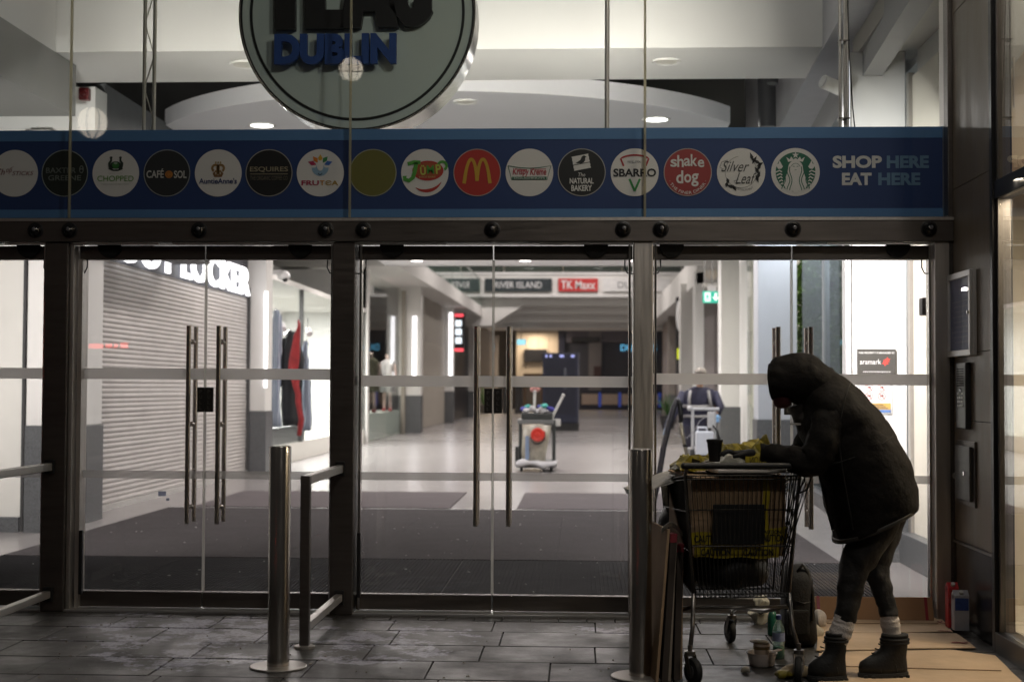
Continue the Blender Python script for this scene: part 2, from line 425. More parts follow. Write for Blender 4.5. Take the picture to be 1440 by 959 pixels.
# right hand longitudinal beam and boxed soffit
def rx(y): return 2.47 + .047*y
def slant(name, pts, mat, off=(0,0,.3)): return struct(B().prism(pts, off).build(name, mat, cut=True))
slant('right_beam', [(1.98,.3,4.35),(2.16,.3,4.35),(2.9,12,4.35),(2.42,12,4.35)], M('beam_paint',(.50,.50,.52),.75,0,.05), (0,0,2.0))
slant('right_beam_flank', [(2.16,.3,3.98),(2.32,.3,3.98),(3.05,12,3.98),(2.9,12,3.98)], GREYW, (0,0,.4))
slant('right_soffit', [(2.2,.25,4.18),(6,.25,4.18),(6,3.2,4.18),(2.3,3.2,4.18)], M('soffit_paint',(.42,.40,.36),.75,0,.05), (0,0,.3))
ac = struct(B().box(-14,9,26.6,100,8.95,9.1).build('atrium_ceiling', WHITEC))
for yy, pw in ((34,240),(44,240),(54,220),(64,130),(76,130)):
    for xx in (-3.2, 1.2): added_row_light(ac, xx, yy, 8.95, pw, .3)  # unseen lamps added high over the atrium
struct(B().box(-14,9,26.5,26.6,4.45,9).build('atrium_front_wall', WHITEC))

# ================================================================== LEFT SIDE OF THE MALL
XL = -5.4
struct(B().box(-9,-8.6,.2,96,0,9).build('left_outer_wall', WHITEW))
def pier(label, px0, px1, Y, depth, ztop, plinth_y, strip=None, mat=WHITEW, cat='pillar', group='white pillars along the left shops'):
    a, c = on(px0, 546, Y), on(px1, 546, Y); t = thing('pillar', label, cat, ((a.x+c.x)/2, Y, 0), group)
    zp = on(px0, plinth_y, Y).z
    B().box(a.x, c.x, Y, Y+depth, zp, ztop, .01).build('shaft', mat, t)
    B().box(a.x-.02, c.x+.02, Y-.02, Y+depth, 0, zp, .008).build('plinth', GRAN, t)
    if strip:
        sx, s0, s1, sw = strip; p, q = on(sx, s0, Y-.03), on(sx, s1, Y-.03)
        B().box(p.x-sw/2, p.x+sw/2, Y-.04, Y-.005, q.z, p.z, .005).build('light_strip', STRIPL, t)
    return t
pier('white pillar with granite plinth left of the closed shutter, nearest to the doors', 96, 121, 5.55, .5, 4.36, 598, (107,372,556,.035))
t = thing('pillar', 'white shopfront pier with granite plinth at the left photo edge', 'pillar', (-5.6,4.6,0), 'white pillars along the left shops')
a, c = on(37,546,4.6), on(66,546,4.6)
B().box(a.x, c.x, 4.6, 5.2, 1.02, 3.88, .01).build('shaft', WHITEW, t); B().box(a.x, c.x+.02, 4.58, 5.2, 0, 1.02).build('plinth', GRAN, t)
# near left shop window
sw = thing('shop_window', 'white lit shop window at the far left inside the mall', 'shop window', (-5.7,3,0))
fx0, fx1, fx2 = on(-70,546,4.7).x, on(33,546,4.7).x, on(36.8,546,4.7).x
B().box(fx0,fx1,4.7,4.75,.14,3.7).build('back_panel', M('pale_panel',(.74,.73,.68),.8,0,.03), sw)
B().box(fx1,fx2,4.66,4.76,.0,3.88).build('frame', M('dark_frame',(.06,.06,.06),.5), sw)
B().box(fx0,fx1,4.62,4.76,0,.14).build('sill', GRAN, sw)
# shutter with lit sign
SHUT = M('shutter_metal', (.55,.525,.505), .55, .12, .10, 5, .05, 90, (1,.5,1))
sh = thing('roller_shutter', 'closed pale metal roller shutter below the lit sign', 'shutter', (XL,10.3,0))
b = B(); prof = [(0,0),(.011,.008),(.017,.028),(.011,.050),(0,.057)]
y0, y1 = 6.05, 13.95
b.rings([[V((p, y0, z)) for p, z in prof+[(-.012,.057),(-.012,0)]], [V((p, y1, z)) for p, z in prof+[(-.012,.057),(-.012,0)]]])
sm = b.build('slat', SHUT, sh, local=True); sm.location = (0,-10.3,.06)
for k in range(1, 52):
    o = link('slat', sm.data, sh); o.location = (random.uniform(-.003,.003), -10.3, .06+.0575*k)
B().box(XL-.03,XL+.05,y0,y1,0,.06).build('bottom_rail', M('rail_pale',(.55,.54,.52),.5,.3), sh)
B().box(XL-.05,XL+.06,y1,y1+.05,0,3.0).build('guide_rail', M('dark_frame'), sh)
B().box(XL-.6,XL-.1,y0,14,3.02,4.3).build('header_box', GREYW, sh)
fs = thing('shop_sign', 'white lit letters on a dark fascia above the closed shutter', 'sign', (XL,10.5,2.85))
B().box(XL-.1,XL+.02,y0,13.95,2.84,3.6).build('fascia', M('navy_fascia',(.02,.022,.035),.5), fs)
LETT = M('lit_letters', (1,1,1), .5, emit=2.6, ecol=(.93,.97,1), var=0)
split_letters(text('FOOT LOCKER', LETT, fs, (XL+.05, 10.35, 3.085), .44, 7.0, u=(0,1,0), bold=.018, ext=.04))
# pillar 2 and its shop window
pier('white pillar with a vertical light strip right of the closed shutter', 340, 373, 14.0, .5, 4.4, 578, (374.5,410,545,.05))
ws = thing('shop_window', 'bright white clothes shop window right of the closed shutter', 'shop window', (-6,19,0))
B().box(-7.6,-7.5,14.5,27,0,4.4).build('back_wall', M('bright_wall',(.82,.82,.80),.7,0,.02), ws)
B().box(-7.6,-5.4,26.9,27,0,4.4).build('end_wall', MATS['bright_wall'], ws)
B().box(-7.6,-5.4,14.5,27,3.3,3.4).build('shop_ceiling', WHITEC, ws)
B().box(-7.5,-5.42,14.5,27,.0,.35).build('window_base', M('pale_panel'), ws)
B().box(-6.6,-5.5,14.6,19.5,.35,.66,.01).build('display_step', GRAN, ws)
B().box(-5.42,-5.405,14.5,27,.35,3.3).build('pane', glass('shop_glass',(.95,.97,.96),.5), ws)
B().box(-5.44,-5.36,18.5,18.56,.35,3.3).build('frame', M('dark_frame'), ws)
B().path([(-6.9,14.6,2.55),(-6.9,26.8,2.55)], .02).build('rail', CHROME, ws)
B().path([(-6.9,14.6,1.75),(-6.9,26.8,1.75)], .015).build('rail', CHROME, ws)
for yy in (16.5, 20.5, 24.5): arealamp('unseen_shop_lamp', (-6.3,yy,3.28), .8, 300, (1,1,.98), parent=ws)  # unseen lamps added to brighten the clothes window
def garment(label, cat, mat, px, y0, y1, Y, w0, w1, seed, th=.09, prof=None, sleeves=False):
    p, q = on(px, y0, Y), on(px, y1, Y); n = 14; rs = []
    for k in range(n+1):
        t = k/n; ww = w0+(w1-w0)*t; z = p.z+(q.z-p.z)*t; cx = p.x+(q.x-p.x)*t+.02*math.sin(t*5+seed)
        if t < .1: ww *= .4+6*t
        if prof:
            i_ = min(int(t*(len(prof)-1)), len(prof)-2); f_ = t*(len(prof)-1)-i_; ww = prof[i_][0]*(1-f_)+prof[i_+1][0]*f_; cx += prof[i_][1]*(1-f_)+prof[i_+1][1]*f_
        rs.append([V((cx+ww/2*math.cos(a)*(1+.12*math.sin(5*a+seed)), Y+th*math.sin(a)*(1+.2*math.sin(7*a+seed*2)), z)) for a in [2*PI*i/20 for i in range(20)]])
    g = thing(cat.replace(' ','_'), label, cat, (p.x,Y,q.z), 'clothes hanging in the bright window')
    B().rings(rs).jig(.03, 5, seed).build('cloth', mat, g, True)
    if sleeves:
        for s in (-1,1): B().path([(p.x+s*w0*.42,Y,p.z-.12),(p.x+s*w0*.72,Y-.05,p.z-.5),(p.x+s*w0*.62,Y-.16,p.z-.95)], .07, 12, [.06,.075,.06]).jig(.02,7,s).build('sleeve', mat, g, True)
    B().path([(p.x-w0*.4,Y,p.z-.06),(p.x,Y,p.z+.03),(p.x+w0*.4,Y,p.z-.06)], .012).build('hanger', CHROME, g)
    return g
def stripes(name, c1, c2, sc):
    m = M(name, c1, .8, 0, 0); nt = m.node_tree; g = nt.nodes.new('ShaderNodeTexWave'); g.inputs['Scale'].default_value = sc; g.bands_direction = 'X'
    gp = [n for n in nt.nodes if n.type=='NEW_GEOMETRY'][0]; nt.links.new(gp.outputs['Position'], g.inputs['Vector'])
    mx = nt.nodes.new('ShaderNodeMix'); mx.data_type='RGBA'; mx.inputs[6].default_value=(*c1,1); mx.inputs[7].default_value=(*c2,1)
    nt.links.new(g.outputs['Fac'], mx.inputs[0]); nt.links.new(mx.outputs[2], nt.nodes['Principled BSDF'].inputs['Base Color']); return m
GS = stripes('blue_striped_cloth', (.10,.14,.22), (.42,.46,.52), 9)
garment('long blue and white striped coat hanging leftmost in the bright window', 'coat', GS, 388, 436, 600, 15.2, .16, .18, 1)
garment('dark jacket hanging between the striped coat and the red scarf', 'jacket', M('black_cloth',(.02,.022,.024),.85,0,.3,8), 408, 466, 598, 15.6, .26, .30, 2, .12, sleeves=True)
garment('long red scarf hanging in front of the dark jacket', 'scarf', M('red_cloth',(.30,.025,.028),.8,0,.3,8), 420, 449, 612, 15.1, .05, .16, 3, .05, [(.02,.0),(.10,-.01),(.16,-.04),(.17,-.07),(.10,-.03),(.08,.0),(.10,.03),(.07,-.02)])
garment('grey striped garment hanging right of the red scarf', 'garment', GS, 431, 480, 606, 15.9, .10, .16, 4, .08)
garment('dark sleeve garment at the right of the hanging clothes', 'garment', MATS['black_cloth'], 421, 500, 585, 16.3, .22, .2, 5, .1, sleeves=True)
for k, (px, py) in enumerate(((396,455),(433,462),(395,600))):
    p = on(px, py, 15.4)
    t = thing('shop_spotlight', ('small white spotlight above the striped coat','small chrome spotlight right of the red scarf','white folded cap lying on the step below the coats')[k], ('spotlight','spotlight','cap')[k], tuple(p))
    if k < 2:
        B().tube(p, p+V((.05,-.1,-.1)), .04, 12, .055).build('lamp_head', M('white_enamel',(.8,.8,.8),.4), t, 40); B().tube(p, p+V((0,0,.18)), .012).build('stem', CHROME, t)
    else:
        t.name = 'cap'; B().ball(p, (.13,.1,.07)).build('crown', M('white_enamel'), t, True); B().ball(p+V((-.1,-.05,-.04)), (.1,.09,.015)).build('brim', M('white_enamel'), t, True)
# CCTV dome camera on pillar 2
p = on(399, 388, 15.0); t = thing('security_camera', 'white dome security camera above the bright clothes window', 'camera', tuple(p))
B().ball(p, (.11,.11,.09)).build('dome', M('white_enamel'), t, True); B().box(p.x-.22,p.x-.05,p.y,p.y+.06,p.z+.02,p.z+.1,.01).build('bracket', M('white_enamel'), t); B().ball(p+V((.03,-.04,-.06)), .05).build('lens', BLACKP, t, True)
# mannequin window
mw = thing('shop_window', 'tinted shop window with two mannequins left of the far pillars', 'shop window', (-6,31,0))
B().box(-6.95,-6.9,27,35,0,4.4).build('back_wall', M('shop_grey',(.40,.41,.42),.7), mw)
B().box(-6.89,-6.85,27.2,29.2,0.9,3.2).build('dark_panel', M('poster_dark',(.03,.03,.04),.6), mw)
B().box(-6.88,-6.84,31.0,33.2,2.0,3.7).build('pink_poster', M('poster_pink',(.5,.33,.33),.7), mw)
B().box(-6.85,-5.5,27.2,34.6,0,.72,.01).build('plinth', M('pale_green_panel',(.55,.60,.55),.6), mw)
B().box(-5.46,-5.44,27,34.9,.05,4.4).build('pane', MATS['shop_glass'], mw)
B().box(-5.5,-5.38,34.8,35,0,4.4).build('frame', M('beige_frame',(.36,.33,.28),.6), mw)
B().box(-5.5,-5.36,26.9,27.2,0,4.4).build('mullion', WHITEW, mw)
B().box(-5.44,-5.40,26.95,27.05,1.0,3.0).build('light_strip', STRIPL, mw)
arealamp('unseen_window_lamp', (-6.1,31,4.2), .6, 260, parent=mw)  # unseen lamp added over the mannequins
def mannequin(label, px, Y, cloth, top):
    z0 = .72; p = on(px, 546, Y); x = p.x
    t = thing('mannequin', label, 'mannequin', (x,Y,z0), 'mannequins in the tinted window')
    H = lambda k: z0 + k
    pts = [(x,Y,H(.92),.11),(x,Y,H(1.15),.12),(x,Y,H(1.38),.13),(x,Y,H(1.52),.05),(x,Y-.02,H(1.66),.085),(x-.08,Y,H(.5),.065),(x-.09,Y,H(.06),.045),(x-.09,Y-.12,H(.03),.035),(x+.08,Y,H(.5),.065),(x+.09,Y,H(.06),.045),(x+.09,Y-.12,H(.03),.035),(x-.2,Y,H(1.36),.05),(x-.24,Y,H(1.1),.04),(x-.22,Y-.05,H(.85),.03),(x+.2,Y,H(1.36),.05),(x+.24,Y,H(1.1),.04),(x+.22,Y-.05,H(.85),.03)]
    skin('figure', pts, [(0,1),(1,2),(2,3),(3,4),(0,5),(5,6),(6,7),(0,8),(8,9),(9,10),(2,11),(11,12),(12,13),(2,14),(14,15),(15,16)], M('mannequin_skin',(.5,.38,.34),.5), t, 1)
    rs = [[V((x+a*math.cos(q), Y+c*math.sin(q), H(z))) for q in [2*PI*i/20 for i in range(20)]] for z,a,c in ((.55,.24,.2),(.8,.2,.17),(1.05,.16,.14),(1.3,.2,.15),(1.42,.2,.13),(1.5,.08,.07))]
    B().rings(rs).jig(.02,7,x).build('dress', cloth, t, True)
    for s in (-1,1): B().box(x+s*.09-.05,x+s*.09+.05,Y-.18,Y+.06,z0+.001,z0+.09,.02).build('shoe', M('red_cloth'), t)
mannequin('mannequin in an olive patterned dress with red shoes, nearer one', 522, 30.2, M('olive_cloth',(.15,.14,.09),.8,0,.5,12), 0)
mannequin('mannequin in a pale grey top with red shoes, right one', 545, 32.6, M('pale_cloth',(.4,.4,.4),.8,0,.2,8), 0)
# far left pillars and shops
pier('white pillar with a vertical light strip right of the mannequin window', 561, 591, 35.0, .6, 4.6, 556, (583,445,533,.10))
d = thing('roller_shutter', 'beige closed shutter between two far left pillars', 'shutter', (XL,41,0))
for k in range(30): B().box(XL-.02-.01*(k%2),XL+.02,35.6,47.8,.1*k+.02,.1*k+.115,.004).build('slat', M('beige_slat',(.46,.42,.36),.6,0,.08), d)
B().box(XL-.3,XL,35.6,47.8,3.02,4.6).build('header_box', M('beige_box',(.40,.37,.32),.7), d)
pier('white pillar with a light strip left of the black sign shop', 616, 637, 48.0, .6, 4.7, 550, (634,440,533,.12))
k4 = thing('shopfront', 'black shopfront with a red framed sign far along the left', 'shopfront', (XL,55,0))
B().box(XL-.2,XL,48.6,60.2,0,4.4).build('door_panel', M('black_gloss',(.01,.01,.012),.3), k4)
p, q = on(637,444,49.2), on(652,492,49.2)
B().box(p.x-.02,q.x+.06,49.1,49.2,q.z,p.z+.1,.01).build('sign_box', M('black_gloss'), k4)
for i, yy in enumerate((455,467,479)):
    a = on(640.5,yy-4.5,49.05); c = on(649,yy+4,49.05); B().box(a.x,c.x,49.03,49.08,c.z,a.z,.01).build('lit_panel', M('cool_panel',(.8,.9,.95),.5,emit=1.6,ecol=(.8,.93,1)), k4)
for yy in (443.5,492):
    a = on(637.5,yy-2,49.04); c = on(651.5,yy+2,49.04); B().box(a.x,c.x,49.0,49.06,c.z,a.z).build('red_bar', M('red_neon',(.9,.08,.10),.5,emit=1.4,ecol=(1,.10,.13)), k4)
pier('plain white pillar right of the black sign shop', 655, 668, 60.5, .6, 4.9, 550, None)
bs = thing('shopfront', 'warm lit beige shop opening at the far end of the left side', 'shopfront', (-5.6,72,0))
B().box(-6.4,-6.3,61.2,84,0,4.8).build('back_wall', M('warm_wall',(.62,.50,.36),.8), bs)
B().box(-5.9,-5.2,74,74.6,0,4.8).build('post', M('grey_brown',(.3,.27,.24),.7), bs)
B().box(-6.3,-5.3,83.4,84,0,4.8).build('end_post', M('grey_brown'), bs)
for yy in (66,79): arealamp('unseen_shop_lamp', (-5.6,yy,4.6), 1.2, 240, (1,.86,.66), parent=bs)  # unseen lamps added for the warm shop
# upper level along the left: bulkhead and glass balustrade
struct(B().prism([(-4.55,26.7,4.45),(-9,26.7,4.45),(-9,70,4.85),(-4.55,70,4.85)], (0,0,.48)).build('gallery_edge', WHITEC))
bl = thing('balustrade', 'green tinted glass balustrade of the upper gallery on the left', 'balustrade', (-4.55,45,5))
for k in range(9):
    y = 28+k*4.5; B().box(-4.56,-4.54,y,y+4.4,4.98+.008*(y-26),6.1+.008*(y-26)).build('glass_panel', glass('green_glass',(.62,.76,.70),1.2,.25,(.45,.58,.52)), bl)
B().tube((-4.55,27,6.12),(-4.55,70,6.5),.03).build('handrail', CHROME, bl)
B().box(-9,-7,27,70,5,9).build('upper_wall', M('upper_wall_paint',(.45,.47,.46),.8), None)['kind'] = 'structure'

# ================================================================== BRIDGE WITH SHOP SIGNS
YB = 57.2
br = thing('footbridge', 'white upper footbridge carrying shop signs across the mall', 'bridge', (-1.5,YB,5))
p0, p1 = on(590,383,YB), on(1010,418,YB)
B().box(-9,7.5,YB,YB+6,p1.z,p0.z).build('deck', WHITEW, br)
B().box(-9,7.5,YB-.06,YB,p0.z-.12,p0.z).build('top_trim', M('pale_trim',(.7,.7,.69),.6), br)
B().box(-9,7.5,YB-.05,YB,p1.z,p1.z+.1).build('bottom_trim', M('pale_trim'), br)
for k in range(6):
    x0 = -9+k*2.75; B().box(x0,x0+2.7,YB+.1,YB+.12,p0.z+.02,p0.z+1.1).build('glass_panel', glass('bridge_glass',(.5,.58,.56),1.2,.2,(.3,.36,.35)), br)
for k, (yy, dz) in enumerate(((417,0),(428,.7),(440,1.4),(448,2.1))):
    a = on(720,yy,YB+.5+k*.8); c = on(720,yy+13,YB+.5+k*.8)
    B().box(-4.6 if k else -9, 7.5, YB+.5+k*.8, YB+6, c.z, a.z+.02).build('soffit_step', WHITEW, br)
a = on(620,418,YB+.3); slope = [on(575,458,YB+.4), on(690,458,YB+.4), on(735,430,YB+.4), on(735,418,YB+.4), on(575,418,YB+.4)]
B().prism(slope, (0,3,0)).build('haunch', WHITEW, br, cut=True)
def hang_sign(label, px0, px1, py0, py1, mat, words, wm, wpx, hpx, **k):
    a, c = on(px0,py0,YB-.12), on(px1,py1,YB-.12); t = thing('hanging_sign', label, 'sign', ((a.x+c.x)/2, YB-.1, c.z), 'shop signs on the footbridge')
    B().box(a.x,c.x,YB-.12,YB-.06,c.z,a.z,.01).build('panel', mat, t)
    s = (YB+8.7)/2000
    text(words, wm, t, ((a.x+c.x)/2, YB-.13, (a.z+c.z)/2), hpx*s, wpx*s, **k)
WT = M('white_print', (.75,.75,.75), .6, var=0)
hang_sign('black sign with white capitals on the footbridge', 682, 776, 391.5, 410, M('sign_black',(.02,.03,.035),.4), 'RIVER ISLAND', WT, 66, 9)
hang_sign('red sign with white letters on the footbridge', 785, 841, 391.5, 410, M('sign_red',(.50,.035,.035),.4), 'TK Maxx', WT, 48, 12, bold=.012)
hang_sign('white sign with grey capitals on the footbridge beside the steel post', 848, 942, 391.5, 410, M('pale_trim'), 'DUNNES', M('grey_print',(.16,.17,.18),.6,var=0), 52, 9)
hang_sign('dim grey green sign at the left end of the footbridge', 640, 674, 396, 412, M('sign_greygreen',(.22,.28,.26),.5), 'NEW', M('pale_green_print',(.42,.5,.47),.6), 18, 7)

# ================================================================== FAR END
YE = 88.0
struct(B().box(-14,9,YE+6,YE+6.3,0,9).build('back_wall', M('far_wall',(.30,.26,.22),.8)))
e = thing('shopfront', 'beige panelled shopfront with a screen at the far end', 'shopfront', (-3,YE,0))
a, c = on(726,456,YE), on(787,576,YE)
for k in range(4):
    x0 = a.x+(c.x-a.x)*k/4; B().box(x0+.01,a.x+(c.x-a.x)*(k+1)/4-.01,YE,YE+.2,1.6,a.z+.6,.01).build('wall_panel', M('beige_panel',(.50,.43,.34),.7,0,.05), e)
B().box(a.x,c.x,YE+.1,YE+.3,0,1.6).build('counter', M('dark_counter',(.05,.04,.035),.5), e)
a, c = on(737,491,YE-.3), on(769,509,YE-.3); B().box(a.x,c.x,YE-.3,YE-.1,c.z,a.z,.02).build('screen', M('black_gloss'), e)
for yy in (4,): arealamp('unseen_shop_lamp', (-3,YE-1.5,5.2), 1.5, 260, (1,.84,.62), parent=e)  # unseen lamp added to light the beige panels
e2 = thing('shopfront', 'dark blue grey shopfront with a blue neon sign at the far end', 'shopfront', (1,YE,0))
a, c = on(785,456,YE), on(990,545,YE)
B().box(a.x,c.x,YE,YE+.3,1.0,a.z+.5).build('wall_panel', M('dark_blue_grey',(.035,.038,.055),.5), e2)
for q0,q1 in ((785,794),(828,846)):
    p, q = on(q0,456,YE-.2), on(q1,545,YE-.2); B().box(p.x,q.x,YE-.25,YE,1.2,p.z+.4).build('pilaster', M('mid_grey',(.02,.02,.035) if q0<800 else (.16,.155,.17),.6), e2) if q0>800 else B().box(p.x,q.x,YE-.25,YE,1.2,p.z+.4).build('pilaster', M('navy_frame',(.015,.017,.035),.4), e2)
p, q = on(796,458,YE-.15), on(918,482,YE-.15); B().box(p.x,q.x,YE-.18,YE,q.z,p.z+.3).build('upper_panel', M('purple_grey',(.10,.097,.125),.6), e2)
p, q = on(803,474,YE-.4), on(843,481,YE-.4); B().box(p.x,q.x,YE-.4,YE,q.z,p.z,.05).build('track_rail', M('black_gloss'), e2)
p = on(898,489,YE-.3); text('DUNNES', M('blue_neon',(.2,.6,.9),.5,emit=1.1,ecol=(.15,.62,1)), e2, tuple(p), .42, 2.4)
p, q = on(835,515,YE-.3), on(845,532,YE-.3); B().box(p.x,q.x,YE-.3,YE,q.z,p.z).build('notice', M('maroon_board',(.05,.025,.03),.6), e2)
bc = thing('display_counter', 'dark display counter with blue lit bays at the far end', 'counter', (2,YE-2,0))
p, q = on(812,548,YE-2), on(960,574,YE-2)
B().box(p.x,q.x,YE-2,YE-1.4,0,1.3).build('frame', M('navy_frame'), bc)
for k in range(4):
    x0, x1 = on(818+k*28,550,YE-2).x, on(841+k*28,550,YE-2).x
    B().box(x0,x1,YE-2.06,YE-1.98,.35,1.05,.02).build('bay', M('tan_bay',(.40,.33,.29),.6), bc)
    B().box(x1+.04,x1+.2,YE-2.06,YE-1.98,.2,1.15).build('blue_light', M('blue_led',(.05,.1,.5),.5,emit=.14,ecol=(.08,.16,.9)), bc)
for i, (px, pw, hh) in enumerate(((712,14,1.6),(729,11,1.7))):
    p = on(px,546,YE-18)
    t = thing('display_stand', ('black display stand right of the lock plates','black display stand below the wall screen')[i], 'stand', (p.x,YE-18,0))
    B().box(p.x-.2,p.x+pw*.02,YE-18,YE-17.4,0,hh,.02).build('cabinet', M('black_gloss'), t); B().box(p.x-.22,p.x+pw*.02+.02,YE-18.03,YE-17.37,hh,hh+.05).build('top', M('dark_counter'), t)
# exit light far left, warm lamp, freestanding arch
p = on(733,481,60); t = thing('exit_sign', 'small blue lit sign far inside above the beige shopfront edge', 'sign', tuple(p))
B().box(p.x-.2,p.x+.2,60,60.1,p.z-.12,p.z+.12,.02).build('lit_panel', M('cyan_panel',(.3,.8,.9),.5,emit=1.2,ecol=(.35,.85,1)), t); B().box(p.x-.22,p.x+.22,60.1,60.14,p.z-.14,p.z+.14).build('housing', M('white_enamel'), t); B().tube((p.x,60.1,p.z),(p.x,60.1,p.z+1.6),.02).build('drop_rod', CHROME, t)
p = on(750,538,76); t = thing('display_arch', 'small wooden arch display with a pale face board below the screen', 'display', (p.x,76,0))
for s in (-1,1): B().box(p.x+s*.5-.06,p.x+s*.5+.06,76,76.2,0,2.1,.02).build('post', M('wood_dark',(.12,.07,.04),.6), t)
B().box(p.x-.6,p.x+.6,75.98,76.22,2.1,2.3,.04).build('lintel', M('wood_dark'), t); B().ball((p.x,76.05,1.75),(.42,.08,.3)).build('face_board', M('pale_board',(.7,.6,.5),.6), t, True)
# ================================================================== ENTRANCE FRAME
SX = 8.86/2000                                   # metres per photo pixel on the door plane
def dx(px): return (px-815)*SX
ZH0, ZH1 = 2.305, 2.455                          # header
ZR = 2.205                                       # underside of the door rail
fr = thing('entrance_portal', 'brushed steel entrance frame with posts and a long header over the glass doors', 'door frame', (0,0,0))
B().box(dx(-260), dx(1328), -.12, .12, ZH0, ZH1, .004).build('header', STEELD, fr)
B().box(dx(-260), dx(1328), -.128, -.12, ZH1-.022, ZH1-.004).build('header_lip', STEEL, fr)
for i, (a, c) in enumerate(((0,58),(98,220),(240,470),(500,628),(760,888),(925,1045),(1158,1300))):
    B().box(dx(a), dx(c), -.10, -.06, ZH0-.012, ZH0-.002).build('underside_strip', M('pale_alu',(.6,.58,.55),.35,1,.05), fr)
for a, c in ((58,98),(468,500),(890,917),(1303,1328)):
    B().box(dx(a), dx(c)-.03*(a<100), -.10, .13, .0, ZH0-.001, .006).build('post', STEELD if a in (58,468) else STEEL, fr)
    if a in (58, 468): B().box(dx(c)-.028, dx(c)-.002, -.07, .12, .0, ZH0-.001, .004).build('post_cover', STEEL, fr)
for a, c in ((82,105),(498,507)):
    pass
B().box(dx(100), dx(106), -.02, .09, .0, ZR).build('door_stop', STEEL, fr)
for px in (506, 885, 921, 1300, 465, 52):        # slim rails that catch the light beside the posts
    B().box(dx(px)-.007, dx(px)+.007, -.03, .03, .02, ZR+.09, .002).build('edge_rail', STEELP, fr)
for px in (504, 108):
    B().box(dx(px), dx(px)+.022, -.05, -.02, .10, .50, .004).build('finger_guard', BLACKP, fr)
# dome sensors on the header
where = ['left half of the far left bay','directly left of the leftmost wide post line','above the left double doors in the middle','left of the second steel post','right of the second steel post','above the middle double doors in the centre','left of the third steel post','right of the third steel post','above the right double doors, over the stooping person','at the far right corner of the header']
for k, px in enumerate((50,98,280,458,511,692,876,929,1115,1306)):
    p = on(px, 324.5-(px/1440)*3, -.12); s = thing('door_sensor', 'black dome sensor on the steel header, '+where[k], 'sensor', tuple(p), 'dome sensors on the header')
    prof = [(.044,0),(.042,-.012),(.037,-.025),(.029,-.037),(.017,-.046),(.005,-.05)]
    B().lathe(prof, p, 20, 'Y').build('dome', M('dome_black',(.008,.008,.009),.12), s, True)
    B().lathe([(.05,.0),(.05,-.008),(.042,-.010)], p, 20, 'Y').build('collar', BLACKP, s, 40)
    B().lathe([(.013,-.038),(.012,-.051),(.003,-.053)], p+V((.006,0,.004)), 14, 'Y').build('lens', M('lens_grey',(.25,.25,.27),.1,.5,0), s, True)
# ------------------------------------------------------------------ door leaves
YG = .045
STR0, STR1 = 1.428, 1.497
def door(label, a, c, hpx, hinge, gap=.004, plate=None, hz=(.545,1.785), strip_dz=0.0, cover=None):
    x0, x1 = dx(a)+gap, dx(c)-gap
    t = thing('glass_door', label, 'glass door', ((x0+x1)/2, YG, 0), 'glass leaves of the entrance doors')
    B().box(x0,x1,YG-.006,YG+.006,.115,ZR).build('pane', GLASSM, t)
    B().box(x0,x1,YG-.03,YG+.03,ZR+.0,ZH0-.014,.003).build('top_rail', STEELD, t)
    B().box(x0,x1,YG-.03,YG+.03,.018,.115,.003).build('bottom_rail', STEELD, t)
    B().box(x0,x1,YG-.032,YG-.03,.110,.116).build('rail_edge', STEELP, t)
    for z0, z1, q in ((STR0+strip_dz,STR1+strip_dz,0),(.822,.872,1)):
        B().box(x0,x1,YG-.0085,YG-.0065,z0,z1).build('frosted_band', FROST if not q else glass('frosted_band_low',(.9,.9,.9),.4,.42,(.60,.58,.56)), t)
    if hpx:
        hx = dx(hpx)
        for s, yy in ((-1,-.075),(1,.09)):
            h = B().tube((hx,YG+yy,hz[0]),(hx,YG+yy,hz[1]),.0155,14).build('handle', STEELP, t, 40)
            b = B()
            for q in (.08,.5,.92):
                z = hz[0]+(hz[1]-hz[0])*q; b.tube((hx,YG+yy,z),(hx,YG+s*.006,z),.009,10); b.tube((hx,YG+s*.012,z),(hx,YG+s*.006,z),.017,12)
            b.build('standoff', STEELP, h, 40)
    if plate:
        px0, px1 = plate; z0, z1 = 1.243, 1.398
        pl = B().box(dx(px0),dx(px1),YG-.03,YG-.007,z0,z1,.003).build('lock_plate', M('lock_black',(.02,.018,.016),.4), t)
        for q, ch in enumerate('PULL'):
            text(ch, M('engraved_grey',(.11,.10,.09),.5,var=0), pl, ((dx(px0)+dx(px1))/2, YG-.0305, z1-.026-.034*q), .022, .016)
    if cover:
        cxp, r = dx(cover), .075
        B().prism([V((cxp+r*math.cos(q), YG-.034, ZR+.092-.082*math.sin(q))) for q in [PI*i/16 for i in range(17)]], (0,-.02,0)).build('sensor_cover', M('cover_black',(.005,.005,.005),.7), t, cut=True)
    wx = (dx(a)+.05) if hinge == 'L' else (dx(c)-.05)
    s = 1 if hinge == 'L' else -1
    B().path([(wx,YG-.02,ZR+.01),(wx+.002*s,YG-.03,ZR-.05),(wx-.015*s,YG-.03,ZR-.085),(wx-.05*s,YG-.02,ZR-.088)], .0045, 6).build('cable_loop', BLACKP, t, True)
    # soft dark seal along the free edge
    xe = x1 if hinge == 'L' else x0
    B().box(xe-.0045,xe+.0045,YG-.0055,YG+.0055,.118,ZR-.002).build('edge_seal', glass('edge_plastic',(.95,.95,.93),1.0,.5,(.85,.83,.80)), t)
    return t
door('glass door leaf at the far left edge beyond the left guard rail', -110, 58, None, 'R', strip_dz=.02, cover=25)
door('left leaf of the left double glass doors in front of the closed shutter', 98, 281, 261, 'L', plate=(271,282), cover=143, strip_dz=.02)
DL = bpy.data.objects['glass_door.001']
